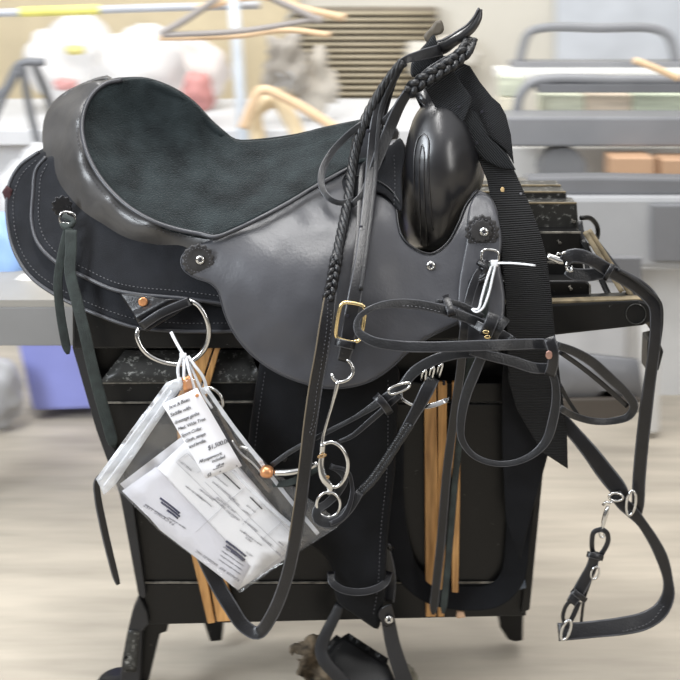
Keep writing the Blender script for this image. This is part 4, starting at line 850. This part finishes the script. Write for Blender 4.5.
# grey table edge at left
tb = empty('bench', U(30, 325, .55), 'grey metal bench rail crossing behind the rear skirt at the left edge', 'bench')
prism('bench_rail', R(-120, 307, 130, 346), .5, .05, bgm('mid_grey_metal', '7c7c7c', .35), tb)
prism('bench_top', R(-120, 300, 130, 307), .5, .28, bgm('light_top', '8d8a84', .4), tb, 0)
prism('bench_leg', R(-115, 340, -95, 520), .52, .04, dg, tb)
blob('white_parcel', 50, 285, 36, 14, .62, bgm('white_parcel', 'dedad4'), 'white wrapped parcel lying on the grey bench rail', 'parcel', None, 12, lump=.15)
blob('blue_sack', 4, 262, 32, 44, .7, bgm('soft_blue', '8fb0e0'), 'light blue sack at the left edge behind the skirt', 'sack', None, 13, lump=.2)
blob('grey_bag', 40, 205, 40, 55, 1.25, bgm('pale_grey_plastic', 'cdced0'), 'pale grey plastic bag standing between trestle and counter', 'bag', None, 14, lump=.2)
blob('grey_bag', 0, 392, 22, 36, .93, bgm('grey_plastic', 'a9a9ab'), 'grey plastic sack on the floor left of the blue bin', 'bag', None, 15, lump=.3)
# blue bin
bin_ = empty('storage_bin', UZ(60, 411, FLOOR), 'periwinkle blue plastic storage bin on the floor below the grey bench rail', 'bin')
bm_ = bgm('periwinkle_plastic', '8f95d6', .45)
prism('body', [(14, 330), (125, 330), (118, 409), (32, 412)], .98, .3, bm_, bin_, .01)
prism('rim', [(8, 322), (132, 322), (131, 331), (10, 331)], .965, .33, bm_, bin_, .004)
# right-hand cart
cart = empty('utility_cart', U(600, 300, 1.2), 'grey metal utility cart with two hooped handles and stacked shelves at the right', 'cart')
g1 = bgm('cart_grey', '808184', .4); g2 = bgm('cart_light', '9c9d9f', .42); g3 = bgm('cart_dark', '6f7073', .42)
tube('hoop', [(519, 70, 1.5), (522, 50, 1.5), (529, 33, 1.5), (542, 28, 1.5), (600, 28, 1.5), (655, 29, 1.5), (668, 36, 1.5), (674, 52, 1.5), (677, 72, 1.5)], 4.5, g1, cart)
prism('hoop_bar', R(512, 62, 760, 72), 1.48, .06, g1, cart)
tube('hoop', [(516, 116, 1.3), (520, 96, 1.3), (531, 83, 1.3), (550, 79, 1.3), (620, 80, 1.3), (720, 80, 1.3)], 5, g1, cart)
prism('hoop_bar', R(538, 84, 760, 93), 1.29, .05, g3, cart)
prism('upper_shelf', R(506, 117, 780, 147), 1.2, .1, g1, cart, .006)
prism('lower_shelf', [(528, 178), (600, 177), (780, 180), (780, 196), (528, 196)], 1.02, .05, g3, cart, .006)
prism('drawer_front', [(528, 197), (780, 197), (780, 275), (640, 268), (600, 262), (528, 250)], 1.0, .1, g2, cart, .01)
prism('dark_drawer_plate', R(652, 205, 780, 262), .985, .012, g3, cart, .004)  # darker grey plate over the right of the drawer front
prism('side_panel', R(528, 262, 626, 400), 1.06, .05, bgm('cart_side', 'b4b4b5', .4), cart, .004)
prism('side_panel', R(626, 268, 800, 400), 1.12, .05, bgm('cart_panel_white', 'c9c9c8', .4), cart, .004)
prism('corner_plate', R(600, 258, 642, 283), .6, .02, g3, cart, .002)
sheet('bottom_shelf', [(548, 352), (640, 362), (646, 402), (548, 404)], .75, g3, cart, .02, 20, False)
prism('shelf_lip', [(548, 400), (640, 398), (640, 412), (600, 422), (548, 416)], .74, .02, bgm('dark_brown', '4a443e'), cart, .003)
tube('caster_post', [(648, 300, .9), (650, 380, .9), (650, 430, .9)], 9, bgm('bright_post', 'd6d6d4', .4), cart)
for x in (660, 755): prism('cart_leg', R(x, 380, x+16, 455), 1.14, .04, g2, cart)
prism('upright', R(760, 60, 775, 440), 1.25, .05, g1, cart)
prism('upright', R(512, 72, 520, 300), 1.5, .04, g1, cart)
# shelf contents
prism('leaflet_stack', R(500, 72, 780, 82), 1.4, .12, bgm('white_leaflets', 'e3e2de'), None, .002, label='white leaflet stack lying beneath the upper hooped handle', cat='leaflets')
for i, (x0, y0, x1, y1, hx, lb) in enumerate(((500, 76, 524, 97, 'ccd0bc', 'pale green seed packet at the left end of the cart shelf'), (500, 97, 522, 114, 'dcd6c2', 'cream packet under the pale green one at the left end of the cart shelf'),
        (540, 94, 585, 114, 'd6d9c4', 'yellow-green packet on the cart shelf inside the lower hoop'), (586, 94, 632, 114, 'dccdb9', 'peach coloured packet in the middle of the cart shelf'), (633, 94, 700, 114, 'd0d8c2', 'pale green packet at the right edge of the cart shelf'))):
    o = prism('packet', [(x0, y0), (x1, y0+1), (x1, y1), (x0, y1)], 1.36, .05, mat('packet_print_%s' % hx, srgb(hx), .6, var=.15, vscale=18, stretch=(.5, 1, 5)), None, .004, label=lb, cat='packet', group='packets on the cart shelf')
bp_ = empty('paper_box', U(600, 160, 1.35), 'white open box holding rolls on the shelf between the two grey cart shelves', 'box')
prism('box_face', R(505, 148, 780, 178), 1.35, .02, bgm('white_card', 'dcdbd9'), bp_, .002)
dk = MB().add(*prism_geo(disc_out(563, 170, 24, 28, ry=22), 1.22, .05)); dk.build('grinding_disc', bgm('dark_disc', '77787a'), None, False, label='dark grey round disc standing between the cart shelves', cat='disc')
for x0, x1, yy, lb in ((612, 655, 158, 'light brown cardboard box between the cart shelves'), (662, 720, 160, 'light brown cardboard box at the right edge of the frame')):
    prism('cardboard_box', R(x0, yy, x1, 180), 1.15, .08, bgm('cardboard_'+str(x0), 'bf9b7c'), None, .003, label=lb, cat='box', group='cardboard boxes in the cart')
tube('wood_handle', [(634, 60, 1.2), (655, 68, 1.2), (680, 79, 1.2)], 3.5, hw, None, label='pale wooden stick leaning across the upper hooped handle', cat='stick')
# plastered lighter window patches on back wall, upper right
link('trim_2', *prism_geo(R(556, -60, 800, 60), YW-.03, .02), bgm('blue_grey_board', 'c6cbd2'), None, False, kind='structure')

# ================================================================== LIGHT
w = bpy.data.worlds.new('world'); bpy.context.scene.world = w; w.use_nodes = True; nt = w.node_tree
bg = nt.nodes['Background']; tc = nt.nodes.new('ShaderNodeTexCoord'); sx = nt.nodes.new('ShaderNodeSeparateXYZ'); rp = nt.nodes.new('ShaderNodeValToRGB')
nt.links.new(tc.outputs['Generated'], sx.inputs[0]); nt.links.new(sx.outputs['Z'], rp.inputs[0])
rp.color_ramp.elements[0].position = .0; rp.color_ramp.elements[0].color = (.16, .15, .14, 1)
rp.color_ramp.elements[1].position = .75; rp.color_ramp.elements[1].color = (1, 1, 1.03, 1)
e = rp.color_ramp.elements.new(.3); e.color = (.42, .42, .43, 1)
nt.links.new(rp.outputs[0], bg.inputs[0]); bg.inputs[1].default_value = .9
def area(name, loc, target, size, sy, power, col=(1, 1, 1)):
    l = bpy.data.lights.new(name, 'AREA'); l.shape = 'RECTANGLE'; l.size = size; l.size_y = sy; l.energy = power; l.color = col
    o = bpy.data.objects.new(name, l); COL.objects.link(o); o.location = loc
    o.rotation_euler = (Vector(target)-Vector(loc)).to_track_quat('-Z', 'Y').to_euler(); return o
area('ceiling_lamp', (-.3, -.2, 2.8), (0, 0, .8), 1.6, .35, 42, (1, .99, .97))
area('sheen_light', (-2.2, -1.3, 2.0), (0, 0, .75), .9, 1.3, 80, (.88, .94, 1))  # added light for sheen on the leather, without a window
area('side_light', (1.9, -1.6, 1.6), (.2, 0, .75), .35, 1.2, 14, (1, .98, .95))
area('rear_fill', (.2, 1.1, 3.1), (.2, 1.9, .5), 3, 1.2, 55, (1, .985, .96))  # added fill that brightens the background
sc = bpy.context.scene
sc.view_settings.view_transform = 'Standard'; sc.view_settings.look = 'None'; sc.view_settings.exposure = 0
sc.cycles.use_denoising = True; sc.cycles.transparent_max_bounces = 16
